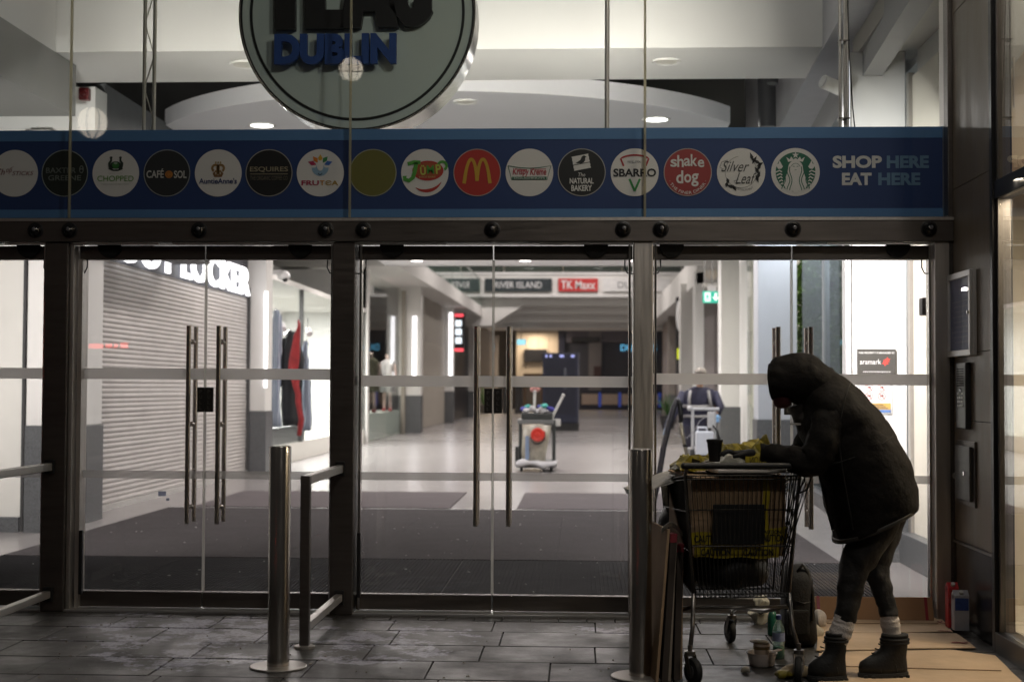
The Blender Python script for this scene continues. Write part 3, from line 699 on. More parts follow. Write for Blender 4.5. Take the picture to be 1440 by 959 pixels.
for px_, py_, w_, h_, nm in ((228,694,.05,.03,'sticker'),(236,702,.02,.015,'sticker')):
    p = on(px_,py_,YG-.007); B().box(p.x-w_/2,p.x+w_/2,YG-.0075,YG-.0062,p.z-h_/2,p.z+h_/2).build(nm, glass('sticker_film',(.7,.75,.85),.6,.55,(.40,.42,.52)), DL)
door('right leaf of the left double glass doors behind the guard rail post', 281, 468, 304, 'R', plate=(282.5,294), strip_dz=.02, cover=418)
door('left leaf of the middle double glass doors between two steel posts', 500, 693, 670, 'L', plate=(681,692), cover=549, strip_dz=-.02)
door('right leaf of the middle double glass doors, cleaning trolley visible through it', 693, 890, 716, 'R', plate=(694.5,706), cover=838, strip_dz=-.02)
door('left leaf of the right double glass doors behind the shopping cart', 917, 1112, 1091, 'L', plate=(1101,1111.5), cover=944)
door('right leaf of the right double glass doors behind the stooping person', 1112, 1303, 1136, 'R', plate=(1113,1124), cover=1258)

# ------------------------------------------------------------------ upper glazing
for i, (a, c, lab) in enumerate(((-260,86,'upper glass pane at the far left above the doors'),(86,489.5,'upper glass pane left of the round hanging sign joint'),(489.5,906,'upper glass pane between the round sign joint and the right joint'),(906,1326,'upper glass pane on the right above the stooping person'))):
    g = thing('glass_panel', lab, 'glass panel', (dx((a+c)/2),0,ZH1), 'upper glass panes of the facade')
    B().box(dx(a)+.008, dx(c)-.008, -.035, -.023, ZH1+.001, 5.4).build('pane', glass('upper_glass',(.95,.96,.955),.75), g)
    if i < 3: B().box(dx(c)-.0075, dx(c)+.0075, -.037, -.021, ZH1+.001, 5.4, .002).build('joint', JOINT, g)

# ------------------------------------------------------------------ long sign band
YS = .03
sb = thing('fascia_sign', 'long dark blue sign band with a row of round food logos above the doors', 'sign', (dx(560),YS,ZH1))
pl, pr = on(-260,180,YS).x, on(1325,180,YS).x
def zb(y): return 1.4+(546-y)*(YS+8.86)/2000
NAVY = M('navy_print',(.014,.043,.165),.55,0,.05,2); LBLUE = M('steel_blue_print',(.09,.22,.46),.55,0,.05,2)
B().box(pl,pr,YS,YS+.05,zb(306.5),zb(179)).build('board', NAVY, sb)
B().box(pl,pr+.001,YS-.003,YS,zb(194.5),zb(179)+.001).build('upper_stripe', LBLUE, sb)
B().box(pl,pr+.001,YS-.003,YS,zb(306.5),zb(293)).build('lower_stripe', LBLUE, sb)
def flat(col): return M('print_%02x%02x%02x' % tuple(int(c*255) for c in col), col, .5, 0, 0)
PW = (.80,.77,.76); PK = (.012,.012,.014)
RD = .150
class Roundel:
    def __init__(s, px, col, rim=None, label=None):
        p = on(px, 244.2-1.9*(px/1118), YS); s.c = p; s.n = 0
        s.o = B().lathe([(RD,0),(RD,-.004)], p, 56, 'Y').build('roundel', flat(col), sb)
        if label: s.o['label'] = label
        if rim:
            b = B(); n = 56
            for i in range(n):
                q = [(RD*1.0,i),(RD*1.0,i+1),(RD*.965,i+1),(RD*.965,i)]
                b.quad([V((p.x+r*math.cos(2*PI*k/n), YS-.0052, p.z+r*math.sin(2*PI*k/n))) for r,k in q])
            b.build('rim', flat(rim), s.o)
    def P(s, u, v, lay): return s.c + V((u*RD, -.005-.0012*lay, v*RD))
    def poly(s, pts, col, lay=1, name='mark'):
        b = B(); b.quad([s.P(u,v,lay) for u,v in pts]); return b.build(name, flat(col), s.o, cut=True)
    def polys(s, ps, col, lay=1, name='mark'):
        b = B()
        for pts in ps: b.quad([s.P(u,v,lay) for u,v in pts])
        return b.build(name, flat(col), s.o, cut=True)
    def stroke(s, pts, wd, col, lay=1, name='mark', many=False):
        b = B()
        for line in (pts if many else [pts]):
            L, Rr = [], []
            for i, p in enumerate(line):
                a = line[max(i-1,0)]; c = line[min(i+1,len(line)-1)]; d = V((c[0]-a[0], c[1]-a[1])); d.normalize(); nn = V((-d.y, d.x))
                ww = wd(i/(len(line)-1)) if callable(wd) else wd
                L.append((p[0]+nn.x*ww/2, p[1]+nn.y*ww/2)); Rr.append((p[0]-nn.x*ww/2, p[1]-nn.y*ww/2))
            for i in range(len(line)-1): b.quad([s.P(*q,lay) for q in (L[i],L[i+1],Rr[i+1],Rr[i])])
        return b.build(name, flat(col), s.o)
    def ell(s, u, v, a, c, col, lay=1, rot=0, name='mark', n=28):
        return s.poly([(u+a*math.cos(t)*math.cos(rot)-c*math.sin(t)*math.sin(rot), v+a*math.cos(t)*math.sin(rot)+c*math.sin(t)*math.cos(rot)) for t in [2*PI*i/n for i in range(n)]], col, lay, name)
    def txt(s, t, u, v, h, wd, col, lay=2, **k):
        return text(t, flat(col), s.o, s.P(u,v,lay), h*RD, wd*RD if wd else None, **k)
def arcp(cx, cy, r, a0, a1, n=14): return [(cx+r*math.cos(math.radians(a0+(a1-a0)*i/n)), cy+r*math.sin(math.radians(a0+(a1-a0)*i/n))) for i in range(n+1)]
def bez(p0, p1, p2, p3, n=14):
    return [tuple((1-t)**3*a+3*(1-t)**2*t*b+3*(1-t)*t*t*c+t**3*d for a,b,c,d in zip(p0,p1,p2,p3)) for t in [i/n for i in range(n+1)]]
r = Roundel(21, PW, None, 'white roundel with thin maroon capitals at the left end'); r.txt('Ch', -.62,.06,.27,.40,(.20,.03,.04),shear=.3); r.txt('op', -.24,.08,.22,.26,(.20,.03,.04),shear=.3); r.txt('STICKS', .36,.0,.18,.92,(.20,.05,.06),shear=.25); r.stroke([(-.2,.2),(-.05,.28)],.02,(.3,.1,.1))
r = Roundel(91.5, (.010,.016,.012), (.30,.34,.35), 'black green roundel with two lines of grey capitals'); G1=(.16,.18,.16)
r.txt('BAXTER', -.16,.12,.23,1.3,G1,bold=.015); r.txt('GREENE', 0,-.2,.23,1.42,G1,bold=.015); r.ell(.72,.16,.10,.17,G1); r.ell(.72,.1,.055,.06,PK,2); r.ell(.72,.24,.04,.04,PK,2)
r = Roundel(163, PW, None, 'white roundel with thin green capitals and a dark crest'); r.txt('CHOPPED',0,-.23,.24,1.56,(.13,.33,.05)); r.txt('FRESHLY & CO',0,-.0,.05,.6,(.5,.53,.5)); r.txt('YOUR HEALTHY FAST FOOD',0,-.47,.06,1.2,(.45,.47,.45))
DKC=(.035,.05,.04)
for q in (-1,1): r.stroke([(q*.12,.2),(q*.26,.28),(q*.28,.42),(q*.2,.52),(q*.2,.62)],lambda t:.13-.05*t,DKC); r.ell(q*.2,.66,.06,.05,DKC)
r.ell(0,.34,.25,.16,DKC); r.ell(0,.33,.15,.14,(.04,.20,.04),2); r.ell(0,.42,.08,.05,(.3,.4,.3),3); r.stroke([(-.3,.2),(-.1,.12),(.1,.12),(.3,.2)],.07,DKC)
r = Roundel(235, (.022,.024,.028), (.32,.34,.36), 'charcoal roundel with white capitals and an orange disc'); r.txt('CAFÉ',-.50,-.01,.40,.74,(.6,.58,.56),bold=.02); r.txt('SOL',.58,-.06,.32,.54,(.6,.58,.56),bold=.02); r.ell(.09,-.06,.165,.16,(.50,.19,.03))
r.stroke(arcp(.09,-.06,.09,20,330),.03,(.35,.10,.02),2)
r = Roundel(307, PW, None, 'white roundel with a gold twisted bread emblem and blue lettering'); GB=(.33,.19,.07)
r.stroke(arcp(-.11,.2,.14,-60,240),.10,GB); r.stroke(arcp(.11,.2,.14,-60,240),.10,GB); r.stroke([(-.17,.05),(-.1,-.1),(.12,.1)],.09,GB); r.stroke([(.17,.05),(.1,-.1),(-.12,.1)],.09,GB); r.stroke([(-.2,.0),(-.14,-.14),(.14,-.14),(.2,.0)],.08,(.28,.13,.06))
for q in (-.1,0,.1): r.ell(q,.44,.035,.05,(.45,.33,.16))
r.txt("AuntieAnne's",0,-.34,.24,1.62,(.03,.05,.17),bold=.02)
r = Roundel(378.5, (.008,.008,.009), (.38,.36,.34), 'black roundel with underlined gold capitals'); CG=(.36,.30,.20); r.txt('ESQUIRES',0,.14,.24,1.62,CG,bold=.012); r.stroke([(-.8,-.05),(.8,-.05)],.025,CG); r.txt('THE ORGANIC COFFEE CO',0,-.22,.17,1.6,(.17,.14,.10))
r = Roundel(450.5, PW, None, 'white roundel with a face of five coloured petals')
for ang, col in ((158,(.48,.02,.10)),(124,(.75,.22,.02)),(90,(.75,.42,.03)),(56,(.05,.28,.09)),(22,(.05,.16,.55))):
    a = math.radians(ang); r.poly([(.0+.18*math.cos(a)-.0,.28+.16*math.sin(a)), (.36*math.cos(a)+.10*math.sin(a),.28+.34*math.sin(a)-.10*math.cos(a)), (.56*math.cos(a),.28+.50*math.sin(a)), (.36*math.cos(a)-.10*math.sin(a),.28+.34*math.sin(a)+.10*math.cos(a))], col)
r.poly(arcp(0,.22,.36,180,360,18)+[(.2,.22),(.12,.36),(-.12,.36),(-.2,.22)], (.30,.46,.62)); r.ell(0,.3,.14,.22,PW,2); r.stroke(arcp(0,-.0,.08,190,350),.03,(.02,.03,.04),3)
r.txt('FRU',-.42,-.43,.21,.74,(.42,.02,.08),bold=.025); r.txt('T',.09,-.43,.21,.2,(.55,.24,.03),bold=.025); r.txt('ЄA',.5,-.43,.21,.55,(.45,.27,.03),bold=.02)
r = Roundel(524.5, (.16,.15,.030), (.36,.37,.30), 'plain olive green roundel without lettering')
r = Roundel(597.5, PW, None, 'white roundel with jumping green letters over a red oval'); r.ell(.13,.08,.66,.42,(.48,.04,.03)); r.ell(.13,.10,.55,.33,(.40,.09,.03),2)
r.stroke(arcp(.05,-.02,.75,235,330),lambda t:.02+.12*math.sin(PI*t),(.48,.04,.03),1)
GJ=(.09,.36,.05); YJ=(.55,.60,.10)
r.stroke([(-.72,.36),(-.45,.44),(-.18,.42)],.16,GJ,3); r.stroke([(-.36,.42),(-.42,.05),(-.5,-.22),(-.66,-.34),(-.84,-.28),(-.84,-.14)],.17,GJ,3)
for q,(tx,h,col) in enumerate((('Ü',.42,YJ),('M',.36,GJ),('P',.40,YJ))): r.txt(tx,-.08+.32*q,.1+.02*q,h,(.25,.34,.24)[q],col,4,bold=.03,shear=-.1)
r.stroke(arcp(.74,.28,.18,170,-60),.11,GJ,3); r.txt('JUICE BARS',.1,-.2,.08,.7,(.6,.5,.2),4)
r = Roundel(671, (.47,.030,.022), (.45,.36,.34), 'red roundel with a yellow arched letter')
YM=(.62,.36,.035)
for q in (-1,1):
    r.stroke([(q*.55,-.46)]+bez((q*.52,-.3),(q*.47,.15),(q*.36,.56),(q*.25,.56),12)+bez((q*.25,.56),(q*.12,.56),(q*.03,.15),(q*.0,-.36),12)[1:], lambda t:.145-.02*math.sin(PI*t), YM, 1 if q<0 else 2)
r = Roundel(744.5, PW, None, 'white roundel with a green outlined bow tie shape and red script'); GK=(.03,.15,.09); RK=(.45,.03,.05)
r.stroke([(-.9,.28),(-.45,.20),(0,.17),(.45,.20),(.9,.28),(.74,-.30),(-.74,-.30),(-.9,.28)],.035,GK); r.poly([(-.73,-.18),(.73,-.18),(.71,-.31),(-.71,-.31)],GK,1)
r.txt('Krispy',-.36,.0,.36,.68,RK,shear=.15,bold=.02); r.txt('Kreme',.37,.03,.29,.68,RK,shear=.15,bold=.02); r.txt('DOUGHNUTS',0,-.245,.08,1.3,(.6,.65,.6),3,bold=.02)
r.stroke([(-.55,.13),(-.1,.11),],.03,RK); r.stroke([(.15,.12),(.7,.14)],.03,RK)
r = Roundel(818, (.008,.008,.009), (.42,.40,.39), 'black roundel with a bird on a tilted white stamp')
def tilt(pts, a=.19, cx=-.02, cy=.42): return [(cx+u*math.cos(a)-v*math.sin(a), cy+u*math.sin(a)+v*math.cos(a)) for u,v in pts]
edge = []
for k in range(9): edge += [(-.36+.02*(k%2), .30-.075*k)]
for k in range(9): edge += [(.36-.02*(k%2), -.30+.075*k)]
r.poly(tilt(edge), PW); r.stroke(tilt([(-.36,-.06),(.36,-.06)]),.03,PK,2)
r.poly(tilt([(-.26,0),(-.02,.10),(.06,.22),(.12,.26),(.19,.25),(.27,.17),(.20,.16),(.18,.06),(.10,-.03),(-.02,-.05)]),PK,2)
r.txt('The',.0,-.1,.16,.3,PW,shear=.2); r.txt('NATURAL',0,-.36,.24,1.0,PW,bold=.03); r.txt('BAKERY',0,-.66,.25,.86,PW,bold=.03)
r = Roundel(892.5, PW, None, 'white roundel with black capitals, red arc and green chevron'); RS=(.42,.03,.035)
r.stroke([(-.46,.26),(-.58,.56)]+arcp(0,-.6,1.32,113,67)+[(.58,.56),(.46,.26)],.075,RS); r.txt('NYC.1956',-.02,.44,.10,.54,(.1,.1,.1)); r.txt('SBARRO',0,-.02,.34,1.78,PK,bold=.03); r.stroke([(-.22,-.28),(.0,-.78)],.09,(.03,.28,.06)); r.stroke([(.22,-.28),(.0,-.78)],.09,(.03,.28,.06),2)
r = Roundel(967, (.34,.035,.035), (.45,.38,.37), 'red roundel with bouncing white lettering in two lines')
for i,(ch,u,v,h) in enumerate((('s',-.58,.38,.32),('h',-.3,.46,.50),('a',-.02,.42,.34),('k',.26,.50,.50),('e',.55,.36,.32))): r.txt(ch,u,v,h,.27,PW,bold=.018)
for i,(ch,u,v,h,ww) in enumerate((('d',-.33,-.2,.54,.29),('o',-.0,-.26,.36,.29),('g',.30,-.33,.54,.30))): r.txt(ch,u,v,h,ww,PW,bold=.02)
text('· THE FINER DINER ·', flat(PW), r.o, r.P(0,-.86,2), .12*RD, 1.9*RD, arc=-.80*RD)
r = Roundel(1042, PW, None, 'white roundel with thin script and black leaves'); GY=(.07,.07,.07)
r.stroke(arcp(0,0,.66,100,400,40),.02,(.30,.29,.28)); r.txt('Silver',-.24,.24,.44,1.16,GY,shear=.45); r.txt('Leaf',.2,-.26,.46,.86,GY,shear=.45); r.stroke([(-.72,.12),(-.88,.2),(-.8,.42),(-.55,.5)],.02,GY); r.stroke([(.0,-.45),(-.2,-.5),(-.3,-.38),(-.1,-.3)],.02,GY)
for (u,v,a,l) in ((.44,.62,110,.22),(.55,.5,60,.2),(.66,.42,150,.2),(.74,.2,60,.2),(.66,.05,120,.2),(.72,-.14,70,.2),(.66,-.28,110,.18),(-.42,-.6,-20,.2),(-.28,-.66,-60,.16),(-.55,-.36,110,.13),(-.6,-.52,80,.12),(.78,.32,30,.16)):
    a = math.radians(a); r.poly([(u-l*math.cos(a),v-l*math.sin(a)),(u+.07*math.sin(a),v-.07*math.cos(a)),(u+l*math.cos(a),v+l*math.sin(a)),(u-.07*math.sin(a),v+.07*math.cos(a))],PK,2)
text('RESTAURANT', flat((.25,.24,.24)), r.o, r.P(.12,-.74,2), .08*RD, .8*RD, arc=-.66*RD)
# green roundel: star, crown and wavy strands
r = Roundel(1118.5, PW, None, 'white edged green roundel with a star, crown and wavy strands'); GS2=(.008,.13,.075)
r.ell(0,0,.82,.82,GS2,1,n=48)
def star(u,v,ro,ri,n=5,ph=90): return [(u+(ro if k%2==0 else ri)*math.cos(math.radians(ph+180*k/n)), v+(ro if k%2==0 else ri)*math.sin(math.radians(ph+180*k/n))) for k in range(2*n)]
r.poly(star(0,.70,.15,.06),PW,2)
r.poly([(-.30,.42),(-.38,.62),(-.24,.52),(-.18,.64),(-.08,.52),(0,.58),(.08,.52),(.18,.64),(.24,.52),(.38,.62),(.30,.42),(.0,.47)],PW,2)
r.poly(arcp(0,.18,.30,0,180,14)+[(-.33,.0),(-.50,-.5),(-.36,-.80),(.36,-.80),(.50,-.5),(.33,.0)],PW,2)
r.ell(0,.16,.155,.22,PW,4); r.stroke(arcp(0,.16,.19,20,160),.02,GS2,5)
for q in (-1,1):
    r.stroke([(q*.04,.22),(q*.12,.23)],.025,GS2,5)
    for k,(u0,am) in enumerate(((.20,.05),(.30,.06),(.42,.06))):
        r.stroke([(q*(u0+am*math.sin(t*7+.6)+.10*t*(k>1)), .22-.02*k-t*.98*(1-.05*k)) for t in [i/16 for i in range(17)]],.035,GS2,4)
    r.poly([(q*.52,.22),(q*.66,.48),(q*.70,.34),(q*.84,.30),(q*.70,.12),(q*.58,.14)],PW,3)
    for k in range(6): r.stroke([(q*(.56-.01*k),.0-.13*k),(q*(.66-.03*k),.06-.13*k),(q*(.84-.055*k),-.02-.125*k)],.05,PW,3)
r.stroke([(-.04,.08),(.04,.08)],.02,GS2,5); r.poly([(-.10,-.86),(-.13,-.4),(0,-.26),(.13,-.4),(.10,-.86)],PW,4)
def bandtext(s, px, py, hpx, wpx, col, al='L'): text(s, flat(col), sb, on(px,py,YS-.004), hpx*.00445, wpx*.00445, bold=.045, align=al)
bandtext('SHOP', 1171, 228, 17.5, 68, (.74,.72,.70)); bandtext('HERE', 1247, 228, 17.5, 58, (.14,.26,.40))
bandtext('EAT', 1184, 252, 17.5, 41, (.74,.72,.70)); bandtext('HERE', 1235, 252, 17.5, 58, (.14,.26,.40))
struct(B().box(pr+.001, dx(1328)-.001, -.02, .10, ZH1, 5.4).build('facade_upright', STEEL))

# ------------------------------------------------------------------ hanging round sign
YD = .32; cc = on(502,19,YD); RR = 170*(YD+8.86)/2000
rs = thing('round_sign', 'big round steel rimmed sign with black and blue raised letters hung behind the glass', 'sign', tuple(cc))
FACE = M('sign_glass_face',(.62,.72,.67),.3,0,.04,2)
B().lathe([(RR*.985,.0),(RR*.985,.02)], cc, 96, 'Y').build('face', FACE, rs)
def ringp(r0, r1, y0, y1, mat, nm): B().lathe([(r0,y0),(r1,y0),(r1,y1),(r0,y1)], cc, 96, 'Y', cap=False).build(nm, mat, rs, 40)
DKL = M('dark_line',(.008,.010,.010),.4)
ringp(RR*.986,RR,-.012,.30,STEELP,'rim'); ringp(RR*.972,RR*.985,-.006,.0,DKL,'outer_line'); ringp(RR*.885,RR*.908,-.004,-.0005,DKL,'inner_line')
B().lathe([(RR*.97,.30),(RR*.97,.31)], cc, 64, 'Y').build('back', STEELD, rs)
RB = M('raised_black',(.007,.007,.008),.45)
for poly in ([(386,41),(415,41),(415,-105),(386,-105)],                                            # I
             [(428,40),(482,40),(482,14),(457,14),(457,-105),(428,-105)],                         # L
             [(478,39),(507,39),(511,16),(527,16),(531,38),(560,38),(536,-105),(502,-105)],       # A
             [(607,-2),(607,15)]+[(578+32*math.cos(t)*1.0,6+32*math.sin(t)) for t in [PI*k/10 for k in range(1,7)]]+[(548,10),(545,-40),(548,-88),(562,-104),(596,-106),(607,-90),(607,-62),(582,-62),(580,-78),(574,-78),(573,-20),(573,4),(577,12),(581,10),(582,-2)]):
    B().prism([on(x,y,YD-.06) for x,y in poly], (0,.055,0)).build('letter', RB, rs, cut=True)
p = on(387,93,YD-.05); q = on(558,93,YD-.05)
split_letters(text('DUBLIN', M('raised_blue',(.018,.07,.28),.5), rs, (p.x,YD-.05,p.z), .20, q.x-p.x, bold=.055, ext=.04, align='L', valign='B'))
for sx_ in (-.3,.3): B().tube((cc.x+sx_,YD+.15,cc.z+RR*.9),(cc.x+sx_,YD+.15,7.2),.012).build('hanger_rod', STEEL, rs)

# ------------------------------------------------------------------ masts behind the upper glass
lm = thing('lattice_mast', 'slim white steel lattice mast behind the glass left of the round sign', 'mast', (on(208,180,.5).x,.5,2.4))
PAL = M('cream_steel',(.46,.44,.38),.45,.3,.06)
xa, xb = on(202,180,.5).x, on(216,180,.5).x
for xx, yy in ((xa,.5),(xb,.5),((xa+xb)/2+.012,.57)): B().tube((xx,yy,2.3),(xx+.002,yy,7.2),.0125).build('chord', PAL, lm, 40)
b = B(); z = 2.3; k = 0
while z < 6.5: b.tube((xa if k%2 else xb,.5,z),(xb if k%2 else xa,.5,z+.22),.005,6); z += .22; k += 1
b.build('bracing', PAL, lm)
rd = thing('steel_rod', 'single steel rod standing behind the glass right of the round sign', 'rod', (on(853.5,175,.5).x,.5,2.4))
B().tube((on(853.5,175,.5).x,.5,2.35),(on(853.5,175,.5).x,.5,7.2),.0155,14).build('shaft', STEEL, rd, 40)
B().tube((on(853.5,175,.5).x,.5,2.35),(on(853.5,175,.5).x,.5,2.42),.022,14).build('foot', STEEL, rd, 40)
lm2 = thing('lattice_mast', 'tied bundle of three steel tubes with a loose cable on the right behind the glass', 'mast', (on(1187,175,.5).x,.5,2.4))
for q, yy in ((1181.5,.5),(1188.5,.54),(1192,.5)): B().tube((on(q,180,yy).x,yy,2.3),(on(q,180,yy).x,yy,7.2),.0105).build('chord', STEEL, lm2, 40)
for yy in (58,167): p = on(1187,yy,.5); B().box(p.x-.034,p.x+.034,.48,.56,p.z-.004,p.z+.004).build('tie', STEELD, lm2)
B().path([on(1193,-60,.46),on(1192,10,.46),on(1194,70,.46),on(1197,120,.46),on(1199,150,.46),on(1203,190,.46)], .004, 6).build('cable', M('dark_cable',(.05,.045,.04),.6), lm2, True)
# fire alarm and spotlight
p = on(119,133,4.9); t = thing('fire_alarm', 'small red fire alarm sounder on the white wall at upper left', 'alarm', tuple(p))
struct(B().box(-9, on(134,133,4.95).x, 4.95, 5.3, 3.0, 4.37).build('alarm_wall', WHITEW))
B().box(p.x-.05,p.x+.05,4.86,4.95,p.z-.06,p.z+.06,.015).build('body', M('alarm_red',(.13,.006,.008),.35), t); B().lathe([(.04,0),(.036,-.02),(.01,-.025)], p+V((0,-.04,0)), 16, 'Y').build('dome', M('alarm_red'), t, True)
p = on(1169,119,2.6); t = thing('spotlight', 'white cylinder spotlight beside the tied tubes at upper right', 'spotlight', tuple(p))
B().tube(p+V((-.07,-.02,.02)), p+V((.11,.06,-.04)), .055, 20).build('housing', M('spot_white',(.7,.7,.68),.4), t, 40); B().tube(p+V((-.075,-.022,.022)), p+V((-.068,-.019,.0195)), .05, 20).build('lens', M('lens_pale',(.5,.5,.5),.2), t)
B().tube(p+V((.1,.05,-.0)), p+V((.1,.05,.3)), .012).build('stem', M('spot_white'), t)

# ================================================================== RIGHT SIDE OF THE MALL
BW = M('bright_wall')
pw = thing('pillar', 'wide white pillar behind the right door carrying a dark company plate', 'pillar', (2.47,2.9,0))
xl, xr = on(1197,500,2.9).x, on(1275,500,2.9).x
B().box(xl,xr,2.9,3.3,.62,4.18,.006).build('shaft', BW, pw)
B().box(xl-.006,xr+.006,2.89,3.3,0,.62,.006).build('plinth', GRAN, pw)
B().box(xl-.05,xl-.005,2.86,3.0,.02,4.18,.006).build('edge_trim', M('white_alu',(.72,.72,.74),.3,.4,.03), pw)
B().box(xl-.028,xl-.012,2.852,2.86,1.0,4.1).build('edge_light', M('edge_lit',(.9,.9,.95),.5,emit=.9,ecol=(.93,.95,1),var=0), pw)
def added_spot(x, y, z, aim, power, label):  # unseen spotlight added to brighten a surface inside
    t = thing('spotlight', label, 'spotlight', (x,y,z), 'spotlights added behind the sign band'); d = (V(aim)-V((x,y,z))).normalized(); p = V((x,y,z))
    B().tube(p-d*.2, p, .05, 18).build('housing', M('spot_white'), t, 40); B().tube(p-d*.004, p+d*.002, .046, 18).build('lens', LITW, t); B().tube(p-d*.1,(x,.15,2.47),.008).build('stem', M('spot_white'), t)
    arealamp('added_spot_lamp', p+d*.01, .09, power, (1,.98,.95), aim=d, parent=t, spread=110)
M('spot_white',(.7,.7,.68),.4)
added_spot(1.25,.75,2.95,(2.5,2.9,1.5),95,'unseen spotlight added behind the sign band to light the wide white pillar')
for k_, xx in enumerate((-3.3,-1.6,.2)):  # unseen lamps added to brighten the curved ceiling
    t = thing('added_uplighter', 'unseen lamp added behind the sign band to light the curved ceiling, '+('left one','middle one','right one')[k_], 'lamp', (xx,.7,2.5), 'lamps added behind the sign band')
    B().lathe([(.05,2.50),(.09,2.72),(.11,2.80),(.10,2.80),(.06,2.74)], (xx,.7,0), 20).build('bowl', M('spot_white'), t, 40); B().lathe([(.07,2.752),(.07,2.758)], (xx,.7,0), 20).build('lens', LITW, t); B().box(xx-.03,xx+.03,.1,.73,2.44,2.5).build('bracket', STEELD, t)
    arealamp('added_uplight_lamp', (xx,.7,2.81), .2, (16,24,29)[k_], (1,.95,.87), aim=(0,1,.36), parent=t, spread=58)
added_spot(-3.9,1.0,2.95,(-5.6,4.0,1.6),80,'unseen spotlight added behind the sign band to light the far left window')
wr = thing('shop_window', 'narrow bright shop window between the wide white pillar and the door frame', 'shop window', (2.6,1.5,0))
B().box(2.70,2.76,.25,2.86,.25,3.95).build('back_panel', M('cream_panel',(.78,.74,.64),.8,0,.02), wr)
B().box(2.6,2.72,.25,2.88,0,.25,.01).build('sill', GRAN, wr)
B().box(xr+.0,xr+.05,2.78,2.87,.25,3.98).build('frame', M('alu_frame',(.38,.36,.33),.4,.6,.06), wr)
struct(B().box(2.76,6,.13,2.86,0,7).build('right_outer_wall', WHITEW))
struct(B().box(2.80,6,2.861,12,4.12,7).build('right_upper_wall', WHITEW))
p = on(1301,432,.35); t = thing('access_reader', 'dark box reader fixed beside the right door post at eye height', 'reader', tuple(p))
B().box(p.x-.03,p.x+.06,.3,.4,p.z-.055,p.z+.06,.012).build('housing', M('reader_dark',(.05,.045,.042),.4), t); B().box(p.x-.02,p.x+.05,.29,.3,p.z-.035,p.z+.04,.004).build('face', M('reader_face',(.03,.03,.03),.2), t)
t = thing('company_plate', 'dark grey plate with a white word and red mark on the wide white pillar', 'sign', (2.4,2.88,1.5))
a, c = on(1205.5,490.5,2.87), on(1260,527,2.87)
B().box(a.x,c.x,2.87,2.895,c.z,a.z,.003).build('plate', M('plate_grey',(.05,.048,.044),.45), t)
mx_, s = (a.x+c.x)/2, 11.73/2000
text('THIS PROPERTY IS MANAGED BY', WT, t, (mx_,2.868,a.z-5.5*s), 2.6*s, 50*s, bold=.01)
text('aramark', WT, t, (on(1224,509,2.87).x,2.868,(a.z+c.z)/2), 7*s, 29*s)
text('www.aramarkproperty.ie', WT, t, (mx_,2.868,c.z+4*s), 2.6*s, 38*s, bold=.01)
o_ = on(1246,508,2.868)
for k,(u,v,r_,ph) in enumerate(((.012,.01,.026,20),(-.006,-.012,.03,50))):
    B().quad([V((o_.x+u+x_,2.868-.001*k,o_.z+v+z_)) for x_,z_ in star(0,0,r_,r_*.42,5,ph)]).build('red_mark', M('mark_red',(.62,.05,.04),.5,var=0), t, cut=True)
t = thing('notice_sheet', 'white prohibition notice with four red circles below the company plate', 'notice', (2.4,2.88,1.2))
a, c = on(1211,530,2.88), on(1252.5,580,2.88)
B().box(a.x-.012,c.x+.012,2.884,2.897,c.z-.012,a.z+.012,.002).build('frame', M('white_enamel'), t)
B().box(a.x,c.x,2.879,2.884,c.z,a.z).build('sheet', M('sheet_white',(.74,.72,.70),.5,var=.02), t)
B().box(a.x,c.x,2.877,2.879,c.z+4*s,c.z+13*s).build('yellow_band', M('band_ochre',(.50,.33,.09),.5), t); B().box(a.x,c.x,2.877,2.879,c.z,c.z+4*s).build('blue_band', M('band_blue',(.10,.19,.42),.5), t)
for k in range(4):
    q = on(1222+18*(k%2), 545+12*(k//2), 2.876); b = B()
    for i in range(24):
        b.quad([V((q.x+rr*math.cos(2*PI*(i+d)/24),2.876,q.z+rr*math.sin(2*PI*(i+d)/24))) for rr,d in ((.032,0),(.032,1),(.027,1),(.027,0))])
    b.quad([V((q.x+u,2.8755,q.z+v)) for u,v in ((-.022,.018),(-.018,.022),(.022,-.018),(.018,-.022))]).build('red_circle', M('ring_red',(.45,.10,.10),.5,var=0), t)
    B().quad([V((q.x+u,2.8762,q.z+v)) for u,v in ((-.016,-.014),(-.010,.006),(-.002,.010),(.012,.012),(.016,.004),(.010,-.014),(.006,-.002),(-.006,-.002))]).build('pictogram', M('picto_grey',(.09,.06,.06),.5,var=0), t, cut=True)
b = B()
for k in range(3): b.box(a.x+.06,c.x-.02-.02*k,2.8765,2.877,c.z+(5.2+2.4*k)*s,c.z+(6.4+2.4*k)*s)
b.build('small_print', M('picto_grey'), t)
# glass shopfront with green planting behind, then further pillars
gw = thing('shop_window', 'tall bluish glass shopfront with green leaf wall behind it, behind the stooping person', 'shop window', (2.8,7,0))
B().box(3.7,3.75,3.3,12.2,0,4.1).build('back_wall', M('blue_grey_wall',(.42,.47,.50),.7), gw)
B().prism([(rx(3.3)+.12,3.3,.02),(rx(10.6)+.05,10.6,.02),(rx(10.6)+.05,10.6,4.1),(rx(3.3)+.12,3.3,4.1)], (.012,0,0)).build('pane', glass('blue_shop_glass',(.78,.82,.84),.35), gw)
for y in (5.1,8.3): B().box(rx(y)+.05,rx(y)+.13,y,y+.06,0,4.1).build('mullion', M('mullion_grey',(.35,.38,.40),.5), gw)
B().prism([(rx(3.3)-.02,3.3,0),(rx(10.6)-.02,10.6,0),(rx(10.6)+.2,10.6,0),(rx(3.3)+.3,3.3,0)], (0,0,.16)).build('sill', M('dark_sill',(.06,.06,.065),.5), gw)
